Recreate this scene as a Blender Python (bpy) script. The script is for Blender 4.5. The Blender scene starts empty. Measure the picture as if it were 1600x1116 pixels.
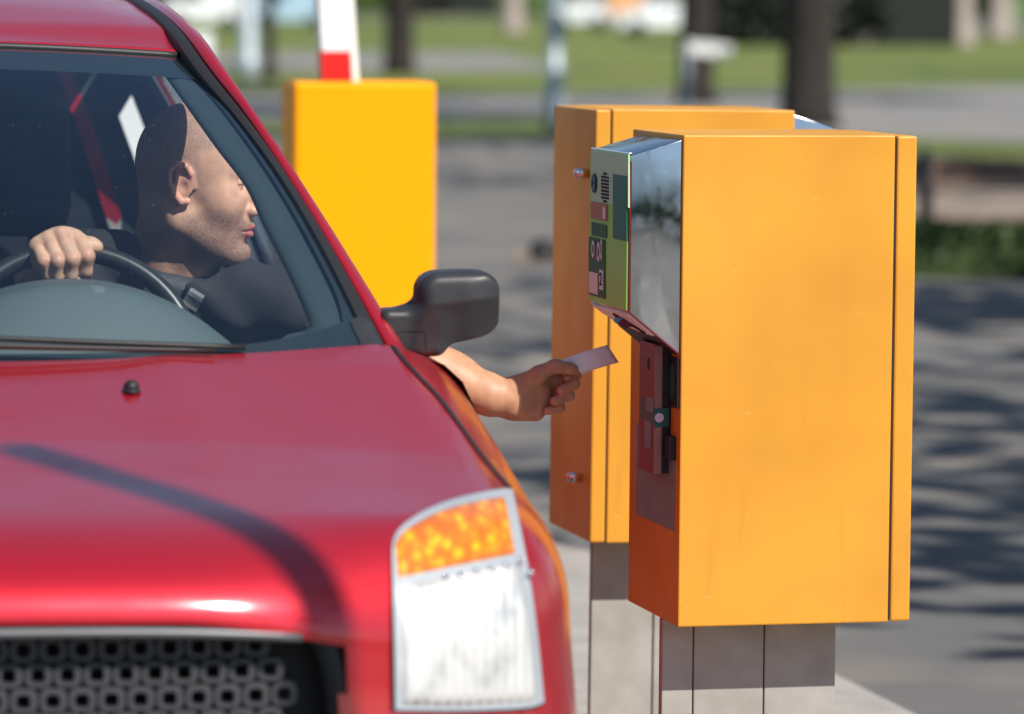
import bpy, bmesh, math, random
import numpy as np
from mathutils import Vector, Matrix
from mathutils.bvhtree import BVHTree
random.seed(7); rng = np.random.default_rng(7)
R = math.radians
scene = bpy.context.scene
col = scene.collection

# ------------------------------------------------------------------ camera numbers
FPX = 7000.0; CAMH = 1.55
PITCH = math.atan(568 / FPX); ROLL = R(0.5)
CAM = np.array([0, 0, CAMH])

def ray(px, py):
    u = (px - 800) / FPX; v = -(py - 558) / FPX
    c, s = math.cos(ROLL), math.sin(ROLL)
    u, v = u * c - v * s, u * s + v * c
    f = np.array([0, math.cos(PITCH), -math.sin(PITCH)])
    up = np.array([0, math.sin(PITCH), math.cos(PITCH)])
    return f + u * np.array([1.0, 0, 0]) + v * up

class Frame:
    """a ground frame: x across, y deep, z up, turned by psi"""
    def __init__(s, ox, oy, oz, psi):
        s.o = np.array([ox, oy, oz]); s.psi = psi
        s.L = np.array([math.cos(psi), math.sin(psi), 0]); s.B = np.array([-math.sin(psi), math.cos(psi), 0])
    def on_y(s, px, py, y):           # where a sight line meets the plane y = const of the frame
        d = ray(px, py); t = ((s.o - CAM) @ s.B + y) / (d @ s.B); p = CAM + t * d - s.o
        return (p @ s.L, y, p[2])
    def on_x(s, px, py, x):
        d = ray(px, py); t = ((s.o - CAM) @ s.L + x) / (d @ s.L); p = CAM + t * d - s.o
        return (x, p @ s.B, p[2])
    def loc_ray(s, px, py):
        d = ray(px, py); q = CAM - s.o
        return Vector((q @ s.L, q @ s.B, q[2])), Vector((d @ s.L, d @ s.B, d[2])).normalized()
    def world(s, p): return s.o + p[0] * s.L + p[1] * s.B + np.array([0, 0, p[2]])

CAR = Frame(-0.735, 5.15, 0.0, R(9))
KIO = Frame(0.265, 7.0, 0.557, R(13.3))
RKI = Frame(0.142, 7.95, 0.572, R(13.3))

# ------------------------------------------------------------------ materials
def nt_new(name):
    m = bpy.data.materials.new(name); m.use_nodes = True
    nt = m.node_tree; b = nt.nodes['Principled BSDF']; return m, nt, b

def mat(name, color, rough=.5, metal=0, coat=0, noise=None, bump=None, spec=None, coat_rough=.03, rough_var=None):
    """noise=(scale, amount 0..1, colour2)  bump=(scale, strength, distance)"""
    m, nt, b = nt_new(name)
    b.inputs['Base Color'].default_value = (*color, 1); b.inputs['Roughness'].default_value = rough
    b.inputs['Metallic'].default_value = metal; b.inputs['Coat Weight'].default_value = coat
    b.inputs['Coat Roughness'].default_value = coat_rough
    if spec is not None: b.inputs['Specular IOR Level'].default_value = spec
    tc = nt.nodes.new('ShaderNodeTexCoord')
    if noise:
        n = nt.nodes.new('ShaderNodeTexNoise'); n.inputs['Scale'].default_value = noise[0]; n.inputs['Detail'].default_value = 6
        nt.links.new(tc.outputs['Object'], n.inputs['Vector'])
        r = nt.nodes.new('ShaderNodeMapRange'); r.inputs[1].default_value = .35; r.inputs[2].default_value = .65
        r.inputs[3].default_value = 0; r.inputs[4].default_value = noise[1]
        nt.links.new(n.outputs['Fac'], r.inputs[0])
        mx = nt.nodes.new('ShaderNodeMix'); mx.data_type = 'RGBA'
        mx.inputs[6].default_value = (*color, 1); mx.inputs[7].default_value = (*noise[2], 1)
        nt.links.new(r.outputs[0], mx.inputs[0]); nt.links.new(mx.outputs[2], b.inputs['Base Color'])
    if rough_var:
        n = nt.nodes.new('ShaderNodeTexNoise'); n.inputs['Scale'].default_value = rough_var[0]; n.inputs['Detail'].default_value = 4
        nt.links.new(tc.outputs['Object'], n.inputs['Vector'])
        r = nt.nodes.new('ShaderNodeMapRange'); r.inputs[1].default_value = .3; r.inputs[2].default_value = .7
        r.inputs[3].default_value = rough_var[1]; r.inputs[4].default_value = rough_var[2]
        nt.links.new(n.outputs['Fac'], r.inputs[0]); nt.links.new(r.outputs[0], b.inputs['Roughness'])
    if bump:
        n = nt.nodes.new('ShaderNodeTexNoise'); n.inputs['Scale'].default_value = bump[0]; n.inputs['Detail'].default_value = 5
        nt.links.new(tc.outputs['Object'], n.inputs['Vector'])
        bp = nt.nodes.new('ShaderNodeBump'); bp.inputs['Strength'].default_value = bump[1]; bp.inputs['Distance'].default_value = bump[2]
        nt.links.new(n.outputs['Fac'], bp.inputs['Height']); nt.links.new(bp.outputs[0], b.inputs['Normal'])
        if coat: nt.links.new(bp.outputs[0], b.inputs['Coat Normal'])
    return m

def glass_mat(name, tint, dust=.03, ior=1.5, dust_haze_col=(.6, .65, .7)):
    m = bpy.data.materials.new(name); m.use_nodes = True; nt = m.node_tree; nt.nodes.clear()
    o = nt.nodes.new('ShaderNodeOutputMaterial'); t = nt.nodes.new('ShaderNodeBsdfTransparent'); g = nt.nodes.new('ShaderNodeBsdfGlossy')
    d = nt.nodes.new('ShaderNodeBsdfDiffuse'); f = nt.nodes.new('ShaderNodeFresnel'); m1 = nt.nodes.new('ShaderNodeMixShader'); m2 = nt.nodes.new('ShaderNodeMixShader')
    t.inputs[0].default_value = (*tint, 1); g.inputs['Roughness'].default_value = .012; g.inputs[0].default_value = (.74, .90, 1, 1); d.inputs[0].default_value = (*dust_haze_col, 1); f.inputs[0].default_value = ior  # gloss tinted blue to deepen the mirrored sky
    # dust specks and a thin uneven film, blued on the windscreen as sky haze
    tc = nt.nodes.new('ShaderNodeTexCoord'); n = nt.nodes.new('ShaderNodeTexNoise'); n.inputs['Scale'].default_value = 9; n.inputs['Detail'].default_value = 8
    v = nt.nodes.new('ShaderNodeTexVoronoi'); v.inputs['Scale'].default_value = 45
    nt.links.new(tc.outputs['Object'], n.inputs['Vector']); nt.links.new(tc.outputs['Object'], v.inputs['Vector'])
    lt = nt.nodes.new('ShaderNodeMath'); lt.operation = 'LESS_THAN'; lt.inputs[1].default_value = .045; nt.links.new(v.outputs['Distance'], lt.inputs[0])
    a = nt.nodes.new('ShaderNodeMath'); a.operation = 'MULTIPLY_ADD'; a.inputs[1].default_value = .22; nt.links.new(lt.outputs[0], a.inputs[0])
    mu = nt.nodes.new('ShaderNodeMath'); mu.operation = 'MULTIPLY'; mu.inputs[1].default_value = dust * 2; nt.links.new(n.outputs['Fac'], mu.inputs[0])
    nt.links.new(mu.outputs[0], a.inputs[2])
    nt.links.new(a.outputs[0], m1.inputs[0]); nt.links.new(t.outputs[0], m1.inputs[1]); nt.links.new(d.outputs[0], m1.inputs[2])
    nt.links.new(f.outputs[0], m2.inputs[0]); nt.links.new(m1.outputs[0], m2.inputs[1]); nt.links.new(g.outputs[0], m2.inputs[2])
    nt.links.new(m2.outputs[0], o.inputs[0])
    return m

def car_paint():
    m, nt, b = nt_new('red_metallic_paint')
    b.inputs['Base Color'].default_value = (.54, .007, .020, 1); b.inputs['Metallic'].default_value = .6; b.inputs['Roughness'].default_value = .47
    b.inputs['Coat Weight'].default_value = 1; b.inputs['Coat Roughness'].default_value = .03; b.inputs['Coat IOR'].default_value = 1.6
    tc = nt.nodes.new('ShaderNodeTexCoord')
    n = nt.nodes.new('ShaderNodeTexNoise'); n.inputs['Scale'].default_value = 900; n.inputs['Detail'].default_value = 2
    nt.links.new(tc.outputs['Object'], n.inputs['Vector'])
    bp = nt.nodes.new('ShaderNodeBump'); bp.inputs['Strength'].default_value = .12; bp.inputs['Distance'].default_value = .0005
    nt.links.new(n.outputs['Fac'], bp.inputs['Height']); nt.links.new(bp.outputs[0], b.inputs['Normal'])
    n2 = nt.nodes.new('ShaderNodeTexNoise'); n2.inputs['Scale'].default_value = 6; n2.inputs['Detail'].default_value = 6; nt.links.new(tc.outputs['Object'], n2.inputs['Vector'])
    r = nt.nodes.new('ShaderNodeMapRange'); r.inputs[1].default_value = .4; r.inputs[2].default_value = .75; r.inputs[3].default_value = .10; r.inputs[4].default_value = .26
    nt.links.new(n2.outputs['Fac'], r.inputs[0]); nt.links.new(r.outputs[0], b.inputs['Coat Roughness'])
    return m

def attr_mat(name, rough=.5, sss=.0, bump=None, spec=.4):
    m, nt, b = nt_new(name)
    a = nt.nodes.new('ShaderNodeAttribute'); a.attribute_name = 'tint'; a.attribute_type = 'GEOMETRY'
    b.inputs['Roughness'].default_value = rough; b.inputs['Specular IOR Level'].default_value = spec
    tc = nt.nodes.new('ShaderNodeTexCoord'); n = nt.nodes.new('ShaderNodeTexNoise'); n.inputs['Scale'].default_value = 55; n.inputs['Detail'].default_value = 8
    nt.links.new(tc.outputs['Object'], n.inputs['Vector'])
    r = nt.nodes.new('ShaderNodeMapRange'); r.inputs[3].default_value = .66; r.inputs[4].default_value = 1.34; nt.links.new(n.outputs['Fac'], r.inputs[0])
    mx = nt.nodes.new('ShaderNodeMix'); mx.data_type = 'RGBA'; mx.blend_type = 'MULTIPLY'; mx.inputs[0].default_value = 1
    nt.links.new(a.outputs['Color'], mx.inputs[6]); nt.links.new(r.outputs[0], mx.inputs[7]); nt.links.new(mx.outputs[2], b.inputs['Base Color'])
    if sss:
        b.inputs['Subsurface Weight'].default_value = sss; b.inputs['Subsurface Radius'].default_value = (1, .35, .2); b.inputs['Subsurface Scale'].default_value = .006
    if bump:
        n2 = nt.nodes.new('ShaderNodeTexNoise'); n2.inputs['Scale'].default_value = bump[0]; n2.inputs['Detail'].default_value = 4
        nt.links.new(tc.outputs['Object'], n2.inputs['Vector'])
        bp = nt.nodes.new('ShaderNodeBump'); bp.inputs['Strength'].default_value = bump[1]; bp.inputs['Distance'].default_value = bump[2]
        nt.links.new(n2.outputs['Fac'], bp.inputs['Height']); nt.links.new(bp.outputs[0], b.inputs['Normal'])
    return m

M = {}
M['paint'] = car_paint()
M['rubber'] = mat('black_rubber', (.012, .012, .013), .55, bump=(60, .2, .001))
M['blackgloss'] = mat('black_gloss', (.01, .01, .012), .15)
M['plastic'] = mat('grained_black_plastic', (.022, .023, .026), .42, noise=(14, .6, (.036, .037, .04)), bump=(700, .25, .0004), rough_var=(12, .33, .55))
M['dash'] = mat('dash_grey', (.075, .105, .115), .62, bump=(500, .2, .0004))
M['trim'] = mat('trim_grey', (.028, .046, .052), .5)
M['liner'] = mat('headliner', (.20, .21, .22), .9)
M['seat'] = mat('seat_fabric', (.015, .018, .028), .9, bump=(300, .3, .001))
M['wheelrim'] = mat('steering_leather', (.018, .022, .024), .35)
M['ws'] = glass_mat('windscreen_glass', (.90, .95, .96), dust=.007, ior=1.85, dust_haze_col=(.45, .58, .78))  # film colour blued to paint in sky haze
M['sg'] = glass_mat('side_glass', (.55, .62, .62), dust=.01)
M['chrome'] = mat('chrome', (.75, .76, .78), .12, 1)
M['silver'] = mat('lamp_reflector', (.72, .72, .72), .5, .15, coat=1, noise=(22, .9, (.48, .49, .50)), bump=(90, .5, .002))
M['silverrim'] = mat('lamp_bezel', (.42, .46, .50), .4, .3)
M['meshgrey'] = mat('grille_grey', (.06, .062, .068), .35, bump=(300, .1, .0003))
M['kiosk'] = None
M['cabinet'] = mat('signal_yellow_enamel', (.98, .37, .0), .5, noise=(3, .35, (.90, .33, .0)), spec=.15, bump=(200, .1, .0005))
M['steel'] = None
M['post'] = mat('weathered_steel_sheet', (.36, .345, .32), .6, .05, noise=(14, .8, (.28, .26, .235)), bump=(80, .3, .001), rough_var=(20, .45, .7))
M['black'] = mat('matt_black', (.012, .012, .013), .6)
M['white'] = mat('white_paint', (.82, .82, .80), .45, noise=(6, .3, (.72, .71, .68)))
M['redp'] = mat('red_reflective', (.80, .012, .008), .4)
M['reader'] = mat('faded_red_plastic', (.22, .075, .065), .5, noise=(20, .5, (.17, .06, .05)))
M['readerlit'] = mat('lit_red_plastic', (.34, .16, .13), .5, noise=(20, .5, (.28, .12, .10)))  # paler copy of the reader plastic, its lit edge put into the colour
M['green'] = mat('green_label_film', (.28, .78, .09), .4, spec=.3, noise=(9, .6, (.42, .85, .20)))
M['dgreen'] = mat('dark_green_print', (.025, .13, .03), .45, spec=.3)
M['palegreen'] = mat('pale_green_metal', (.50, .76, .42), .45, .1)
M['screen'] = mat('dark_display', (.02, .13, .055), .35, spec=.3)
M['orange'] = mat('orange_sticker', (.42, .13, .015), .4)
M['cream'] = mat('cream_plate', (.82, .78, .70), .5, noise=(30, .6, (.70, .66, .58)))
M['greyplate'] = mat('dull_grey_plate', (.20, .29, .26), .5, .0, noise=(25, .7, (.15, .23, .20)))
M['teal'] = mat('teal_sticker', (.01, .10, .08), .4)
M['lilac'] = mat('pale_sticker', (.62, .55, .66), .4)
M['darkred'] = mat('dark_red_edge', (.14, .01, .02), .4)
M['paper'] = mat('white_card', (.88, .90, .95), .55, noise=(40, .2, (.82, .84, .90)))
M['asph'] = None
M['bark'] = mat('bark', (.030, .023, .019), .95, noise=(7, .8, (.012, .010, .008)), bump=(9, .9, .05))
M['birch'] = mat('pale_bark', (.40, .34, .30), .85, noise=(6, .6, (.22, .17, .15)), bump=(9, .6, .03))
M['galv'] = mat('galvanised_post', (.36, .42, .45), .5, .4, noise=(8, .4, (.28, .33, .36)))
M['wood'] = mat('bench_wood', (.23, .15, .11), .8, noise=(12, .8, (.15, .10, .075)), bump=(30, .5, .005))
M['iron'] = mat('dark_iron', (.02, .022, .028), .5)
M['concrete'] = mat('kerb_concrete', (.36, .34, .31), .85, noise=(9, .8, (.27, .25, .23)), bump=(70, .5, .003))

def steel_mat():
    m, nt, b = nt_new('bent_stainless_sheet')
    b.inputs['Base Color'].default_value = (.54, .56, .58, 1); b.inputs['Metallic'].default_value = 1; b.inputs['Roughness'].default_value = .16
    tc = nt.nodes.new('ShaderNodeTexCoord'); n = nt.nodes.new('ShaderNodeTexNoise'); n.inputs['Scale'].default_value = 6; n.inputs['Detail'].default_value = 1
    nt.links.new(tc.outputs['Object'], n.inputs['Vector'])
    bp = nt.nodes.new('ShaderNodeBump'); bp.inputs['Strength'].default_value = .35; bp.inputs['Distance'].default_value = .010
    nt.links.new(n.outputs['Fac'], bp.inputs['Height']); nt.links.new(bp.outputs[0], b.inputs['Normal'])
    n3 = nt.nodes.new('ShaderNodeTexNoise'); n3.inputs['Scale'].default_value = 25; n3.inputs['Detail'].default_value = 6; nt.links.new(tc.outputs['Object'], n3.inputs['Vector'])
    r = nt.nodes.new('ShaderNodeMapRange'); r.inputs[1].default_value = .4; r.inputs[2].default_value = .7; r.inputs[3].default_value = .10; r.inputs[4].default_value = .30
    nt.links.new(n3.outputs['Fac'], r.inputs[0]); nt.links.new(r.outputs[0], b.inputs['Roughness'])
    return m
M['steel'] = steel_mat()

def enamel_mat():
    m, nt, b = nt_new('worn_orange_yellow_enamel'); b.inputs['Specular IOR Level'].default_value = .3; N = nt.nodes.new; Lk = nt.links.new
    tc = N('ShaderNodeTexCoord')
    def noise(sc, det, vec=None, stretch=None):
        n = N('ShaderNodeTexNoise'); n.inputs['Scale'].default_value = sc; n.inputs['Detail'].default_value = det
        if stretch:
            mp = N('ShaderNodeMapping'); mp.inputs['Scale'].default_value = stretch; Lk(tc.outputs['Object'], mp.inputs[0]); Lk(mp.outputs[0], n.inputs['Vector'])
        else: Lk(tc.outputs['Object'], n.inputs['Vector'])
        return n
    def ramp(src, a, b_, lo=0, hi=1):
        r = N('ShaderNodeMapRange'); r.inputs[1].default_value = a; r.inputs[2].default_value = b_; r.inputs[3].default_value = lo; r.inputs[4].default_value = hi; Lk(src, r.inputs[0]); return r
    def mix(f, c1, c2):
        x = N('ShaderNodeMix'); x.data_type = 'RGBA'
        if isinstance(c1, tuple): x.inputs[6].default_value = (*c1, 1)
        else: Lk(c1, x.inputs[6])
        x.inputs[7].default_value = (*c2, 1); Lk(f, x.inputs[0]); return x.outputs[2]
    c = mix(ramp(noise(2.4, 3).outputs['Fac'], .35, .65, 0, 1).outputs[0], (.69, .325, .036), (.55, .242, .024))        # faded patches, enlarged to paint in mottled leaf shade
    c = mix(ramp(noise(9, 8, stretch=(3.5, 3.5, .35)).outputs['Fac'], .60, .78, 0, .35).outputs[0], c, (.50, .20, .035))   # rain streaks
    c = mix(ramp(noise(160, 4).outputs['Fac'], .70, .74, 0, .55).outputs[0], c, (.30, .15, .05))                       # specks
    c = mix(ramp(noise(30, 8, stretch=(1, 1, 9)).outputs['Fac'], .69, .72, 0, .35).outputs[0], c, (.92, .60, .25))        # rubbed scratches
    Lk(c, b.inputs['Base Color'])
    Lk(ramp(noise(5, 6).outputs['Fac'], .3, .7, .36, .60).outputs[0], b.inputs['Roughness'])
    bp = N('ShaderNodeBump'); bp.inputs['Strength'].default_value = .14; bp.inputs['Distance'].default_value = .0006; Lk(noise(240, 3).outputs['Fac'], bp.inputs['Height'])
    bp2 = N('ShaderNodeBump'); bp2.inputs['Strength'].default_value = .10; bp2.inputs['Distance'].default_value = .02; Lk(noise(3, 1).outputs['Fac'], bp2.inputs['Height']); Lk(bp.outputs[0], bp2.inputs['Normal'])
    Lk(bp2.outputs[0], b.inputs['Normal']); return m
M['kiosk'] = enamel_mat()

def amber_mat():
    m, nt, b = nt_new('amber_indicator_lens')
    tc = nt.nodes.new('ShaderNodeTexCoord'); v = nt.nodes.new('ShaderNodeTexVoronoi'); v.inputs['Scale'].default_value = 62
    mp = nt.nodes.new('ShaderNodeMapping'); mp.inputs['Scale'].default_value = (1, .3, 1); nt.links.new(tc.outputs['Object'], mp.inputs[0]); nt.links.new(mp.outputs[0], v.inputs['Vector'])
    cr = nt.nodes.new('ShaderNodeValToRGB'); e = cr.color_ramp.elements; e[0].color = (.92, .40, .012, 1); e[1].color = (.72, .21, .014, 1); e[0].position = .22; e[1].position = .40
    x = e.new(.75); x.color = (.55, .13, .012, 1)
    nt.links.new(v.outputs['Distance'], cr.inputs[0]); nt.links.new(cr.outputs[0], b.inputs['Base Color'])
    b.inputs['Roughness'].default_value = .35; b.inputs['Coat Weight'].default_value = .6
    bp = nt.nodes.new('ShaderNodeBump'); bp.inputs['Strength'].default_value = .3; bp.inputs['Distance'].default_value = .002
    nt.links.new(v.outputs['Distance'], bp.inputs['Height']); nt.links.new(bp.outputs[0], b.inputs['Normal'])
    return m
def flute_mat():      # moulded clear lens over a bright reflector
    m, nt, b = nt_new('fluted_lamp_lens')
    tc = nt.nodes.new('ShaderNodeTexCoord'); wv = nt.nodes.new('ShaderNodeTexWave'); wv.inputs['Scale'].default_value = 22; wv.inputs['Distortion'].default_value = .6; wv.bands_direction = 'X'
    n = nt.nodes.new('ShaderNodeTexNoise'); n.inputs['Scale'].default_value = 13; n.inputs['Detail'].default_value = 3
    for k in (wv, n): nt.links.new(tc.outputs['Object'], k.inputs['Vector'])
    cr = nt.nodes.new('ShaderNodeValToRGB'); e = cr.color_ramp.elements; e[0].color = (.80, .80, .79, 1); e[1].color = (.34, .35, .37, 1); e[0].position = .50; e[1].position = .72
    nt.links.new(n.outputs['Fac'], cr.inputs[0]); nt.links.new(cr.outputs[0], b.inputs['Base Color'])
    b.inputs['Roughness'].default_value = .42; b.inputs['Metallic'].default_value = .35; b.inputs['Coat Weight'].default_value = 1
    bp = nt.nodes.new('ShaderNodeBump'); bp.inputs['Strength'].default_value = .5; bp.inputs['Distance'].default_value = .003
    nt.links.new(wv.outputs['Fac'], bp.inputs['Height']); nt.links.new(bp.outputs[0], b.inputs['Normal'])
    return m
M['flute'] = flute_mat()
M['amber'] = amber_mat()

def ground_mat(name, c1, c2, c3, s1, s2, bump=.3):
    m, nt, b = nt_new(name); tc = nt.nodes.new('ShaderNodeTexCoord')
    n1 = nt.nodes.new('ShaderNodeTexNoise'); n1.inputs['Scale'].default_value = s1; n1.inputs['Detail'].default_value = 8
    n2 = nt.nodes.new('ShaderNodeTexNoise'); n2.inputs['Scale'].default_value = s2; n2.inputs['Detail'].default_value = 6
    for n in (n1, n2): nt.links.new(tc.outputs['Object'], n.inputs['Vector'])
    r1 = nt.nodes.new('ShaderNodeMapRange'); r1.inputs[1].default_value = .38; r1.inputs[2].default_value = .62; nt.links.new(n1.outputs['Fac'], r1.inputs[0])
    r2 = nt.nodes.new('ShaderNodeMapRange'); r2.inputs[1].default_value = .45; r2.inputs[2].default_value = .7; nt.links.new(n2.outputs['Fac'], r2.inputs[0])
    a = nt.nodes.new('ShaderNodeMix'); a.data_type = 'RGBA'; a.inputs[6].default_value = (*c1, 1); a.inputs[7].default_value = (*c2, 1)
    c = nt.nodes.new('ShaderNodeMix'); c.data_type = 'RGBA'; c.inputs[7].default_value = (*c3, 1)
    nt.links.new(r1.outputs[0], a.inputs[0]); nt.links.new(a.outputs[2], c.inputs[6]); nt.links.new(r2.outputs[0], c.inputs[0])
    nt.links.new(c.outputs[2], b.inputs['Base Color']); b.inputs['Roughness'].default_value = .9
    bp = nt.nodes.new('ShaderNodeBump'); bp.inputs['Strength'].default_value = bump; bp.inputs['Distance'].default_value = .02
    nt.links.new(n2.outputs['Fac'], bp.inputs['Height']); nt.links.new(bp.outputs[0], b.inputs['Normal'])
    return m
M['asph'] = ground_mat('asphalt', (.10, .098, .096), (.145, .138, .130), (.21, .18, .145), .35, 1.3)
M['grass'] = ground_mat('grass', (.055, .10, .008), (.125, .175, .018), (.20, .17, .05), .16, .7)
M['path'] = ground_mat('pale_paving', (.22, .215, .21), (.17, .17, .17), (.26, .22, .18), .2, .8)
M['dirt'] = ground_mat('bare_earth', (.22, .16, .12), (.28, .22, .18), (.17, .13, .09), .8, 4)
M['leafstrip'] = ground_mat('low_planting', (.05, .09, .012), (.08, .13, .02), (.03, .05, .01), 2.0, 9, 1)

def leaf_mat(name, c1, c2):
    m, nt, b = nt_new(name); tc = nt.nodes.new('ShaderNodeTexCoord'); n = nt.nodes.new('ShaderNodeTexNoise'); n.inputs['Scale'].default_value = 1.2
    nt.links.new(tc.outputs['Object'], n.inputs['Vector'])
    mx = nt.nodes.new('ShaderNodeMix'); mx.data_type = 'RGBA'; mx.inputs[6].default_value = (*c1, 1); mx.inputs[7].default_value = (*c2, 1)
    nt.links.new(n.outputs['Fac'], mx.inputs[0]); nt.links.new(mx.outputs[2], b.inputs['Base Color']); b.inputs['Roughness'].default_value = .6
    return m
M['leaf'] = leaf_mat('tree_leaves', (.035, .075, .012), (.08, .14, .03))
M['hedge'] = leaf_mat('hedge_leaves', (.022, .045, .006), (.05, .08, .012))
M['darkleaf'] = leaf_mat('shade_black_leaves', (.003, .006, .003), (.008, .014, .006))  # near-black leaf colour stands in for deep shade

# ------------------------------------------------------------------ mesh helpers
def tag(o, label=None, cat=None, group=None, kind=None):
    if label: o['label'] = label
    if cat: o['category'] = cat
    if group: o['group'] = group
    if kind: o['kind'] = kind
    return o

def mk(name, V, Fc, m, parent=None, smooth=False, loc=None, auto=None):
    me = bpy.data.meshes.new(name)
    V = [tuple(map(float, v)) for v in V]
    me.from_pydata(V, [], [tuple(map(int, f)) for f in Fc]); me.update()
    mats = m if isinstance(m, (list, tuple)) else [m]
    for x in mats: me.materials.append(x)
    if smooth: me.polygons.foreach_set('use_smooth', [True] * len(me.polygons))
    o = bpy.data.objects.new(name, me); col.objects.link(o)
    if parent: o.parent = parent
    if loc is not None: o.location = loc
    if auto:
        bm = bmesh.new(); bm.from_mesh(me)
        for e in bm.edges:
            e.smooth = not (len(e.link_faces) == 2 and e.calc_face_angle(0) > R(auto))
        bm.to_mesh(me); bm.free(); me.polygons.foreach_set('use_smooth', [True] * len(me.polygons))
    return o

class MB:
    def __init__(s): s.V = []; s.F = []; s.mi = []
    def add(s, V, F, k=0):
        b = len(s.V); s.V += [tuple(v) for v in V]; s.F += [tuple(b + i for i in f) for f in F]; s.mi += [k] * len(F); return s
    def box(s, x0, x1, y0, y1, z0, z1, k=0, M4=None):
        V = [(x, y, z) for z in (z0, z1) for y in (y0, y1) for x in (x0, x1)]
        if M4 is not None: V = [tuple(M4 @ Vector(v)) for v in V]
        return s.add(V, [(0, 2, 3, 1), (4, 5, 7, 6), (0, 1, 5, 4), (2, 6, 7, 3), (0, 4, 6, 2), (1, 3, 7, 5)], k)
    def bbox(s, x0, x1, y0, y1, z0, z1, r=.004, k=0, seg=2):     # box with rounded edges
        bm = bmesh.new(); bmesh.ops.create_cube(bm, size=1)
        for v in bm.verts: v.co = Vector((x0 + (v.co.x + .5) * (x1 - x0), y0 + (v.co.y + .5) * (y1 - y0), z0 + (v.co.z + .5) * (z1 - z0)))
        bmesh.ops.bevel(bm, geom=bm.edges[:], offset=r, segments=seg, affect='EDGES', profile=.5)
        bm.verts.ensure_lookup_table(); V = [v.co[:] for v in bm.verts]; F = [[v.index for v in f.verts] for f in bm.faces]; bm.free()
        return s.add(V, F, k)
    def tube(s, P, rad, n=10, k=0, cap=True):
        P = [Vector(p) for p in P]; rad = rad if isinstance(rad, (list, tuple)) else [rad] * len(P)
        V = []; F = []; ref = None
        for i, p in enumerate(P):
            t = (P[min(i + 1, len(P) - 1)] - P[max(i - 1, 0)]).normalized()
            if ref is None: ref = t.orthogonal().normalized()
            ref = (ref - t * ref.dot(t)).normalized(); b = t.cross(ref)
            for j in range(n):
                a = 2 * math.pi * j / n; V.append(tuple(p + (ref * math.cos(a) + b * math.sin(a)) * rad[i]))
        for i in range(len(P) - 1):
            for j in range(n):
                F.append((i * n + j, i * n + (j + 1) % n, (i + 1) * n + (j + 1) % n, (i + 1) * n + j))
        if cap: F.append(tuple(reversed(range(n)))); F.append(tuple(range((len(P) - 1) * n, len(P) * n)))
        return s.add(V, F, k)
    def ribbon(s, A, B, k=0):
        n = len(A); V = list(A) + list(B); return s.add(V, [(i, i + 1, n + i + 1, n + i) for i in range(n - 1)], k)
    def strip(s, rows, k=0, closed=False):
        n = len(rows[0]); V = [p for r in rows for p in r]; F = []
        for i in range(len(rows) - 1):
            for j in range(n if closed else n - 1):
                F.append((i * n + j, i * n + (j + 1) % n, (i + 1) * n + (j + 1) % n, (i + 1) * n + j))
        return s.add(V, F, k)
    def ball(s, c, r, k=0, n=10):
        r = r if isinstance(r, (tuple, list)) else (r, r, r)
        rows = []
        for i in range(n + 1):
            a = math.pi * i / n
            rows.append([(c[0] + r[0] * math.sin(a) * math.cos(b), c[1] + r[1] * math.sin(a) * math.sin(b), c[2] + r[2] * math.cos(a)) for b in [2 * math.pi * j / (2 * n) for j in range(2 * n)]])
        return s.strip(rows, k, True)
    def pair(s, name, m, parent=None, **k):     # the part and its mirror twin, two objects
        a = s.build(name, m, parent, **k); t = MB(); t.V = [(-x, y, z) for x, y, z in s.V]; t.F = [tuple(reversed(f)) for f in s.F]; t.mi = s.mi[:]
        return a, t.build(name, m, parent, **k)
    def mirror(s):
        n = len(s.V); V = [(-x, y, z) for x, y, z in s.V]; F = [tuple(n + i for i in reversed(f)) for f in s.F]; s.V += V; s.F += F; s.mi += s.mi[:]; return s
    def build(s, name, m, parent=None, smooth=False, loc=None, auto=None):
        o = mk(name, s.V, s.F, m, parent, smooth, loc, auto); o.data.polygons.foreach_set('material_index', s.mi); return o

def empty(name, loc, rz=0, rx=0, ry=0):
    o = bpy.data.objects.new(name, None); col.objects.link(o); o.location = loc; o.rotation_euler = (rx, ry, rz); return o

def cr(P, n):           # Catmull-Rom through the points, n samples a span
    P = [np.array(p, float) for p in P]; P = [2 * P[0] - P[1]] + P + [2 * P[-1] - P[-2]]; out = []
    for i in range(1, len(P) - 2):
        for k in range(n):
            t = k / n; a, b, c, d = P[i - 1:i + 3]
            out.append(.5 * ((2 * b) + (c - a) * t + (2 * a - 5 * b + 4 * c - d) * t * t + (3 * b - a - 3 * c + d) * t ** 3))
    out.append(P[-2]); return np.array(out)

def solid(o, th, off=-1):
    md = o.modifiers.new('solid', 'SOLIDIFY'); md.thickness = th; md.offset = off; return o

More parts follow.
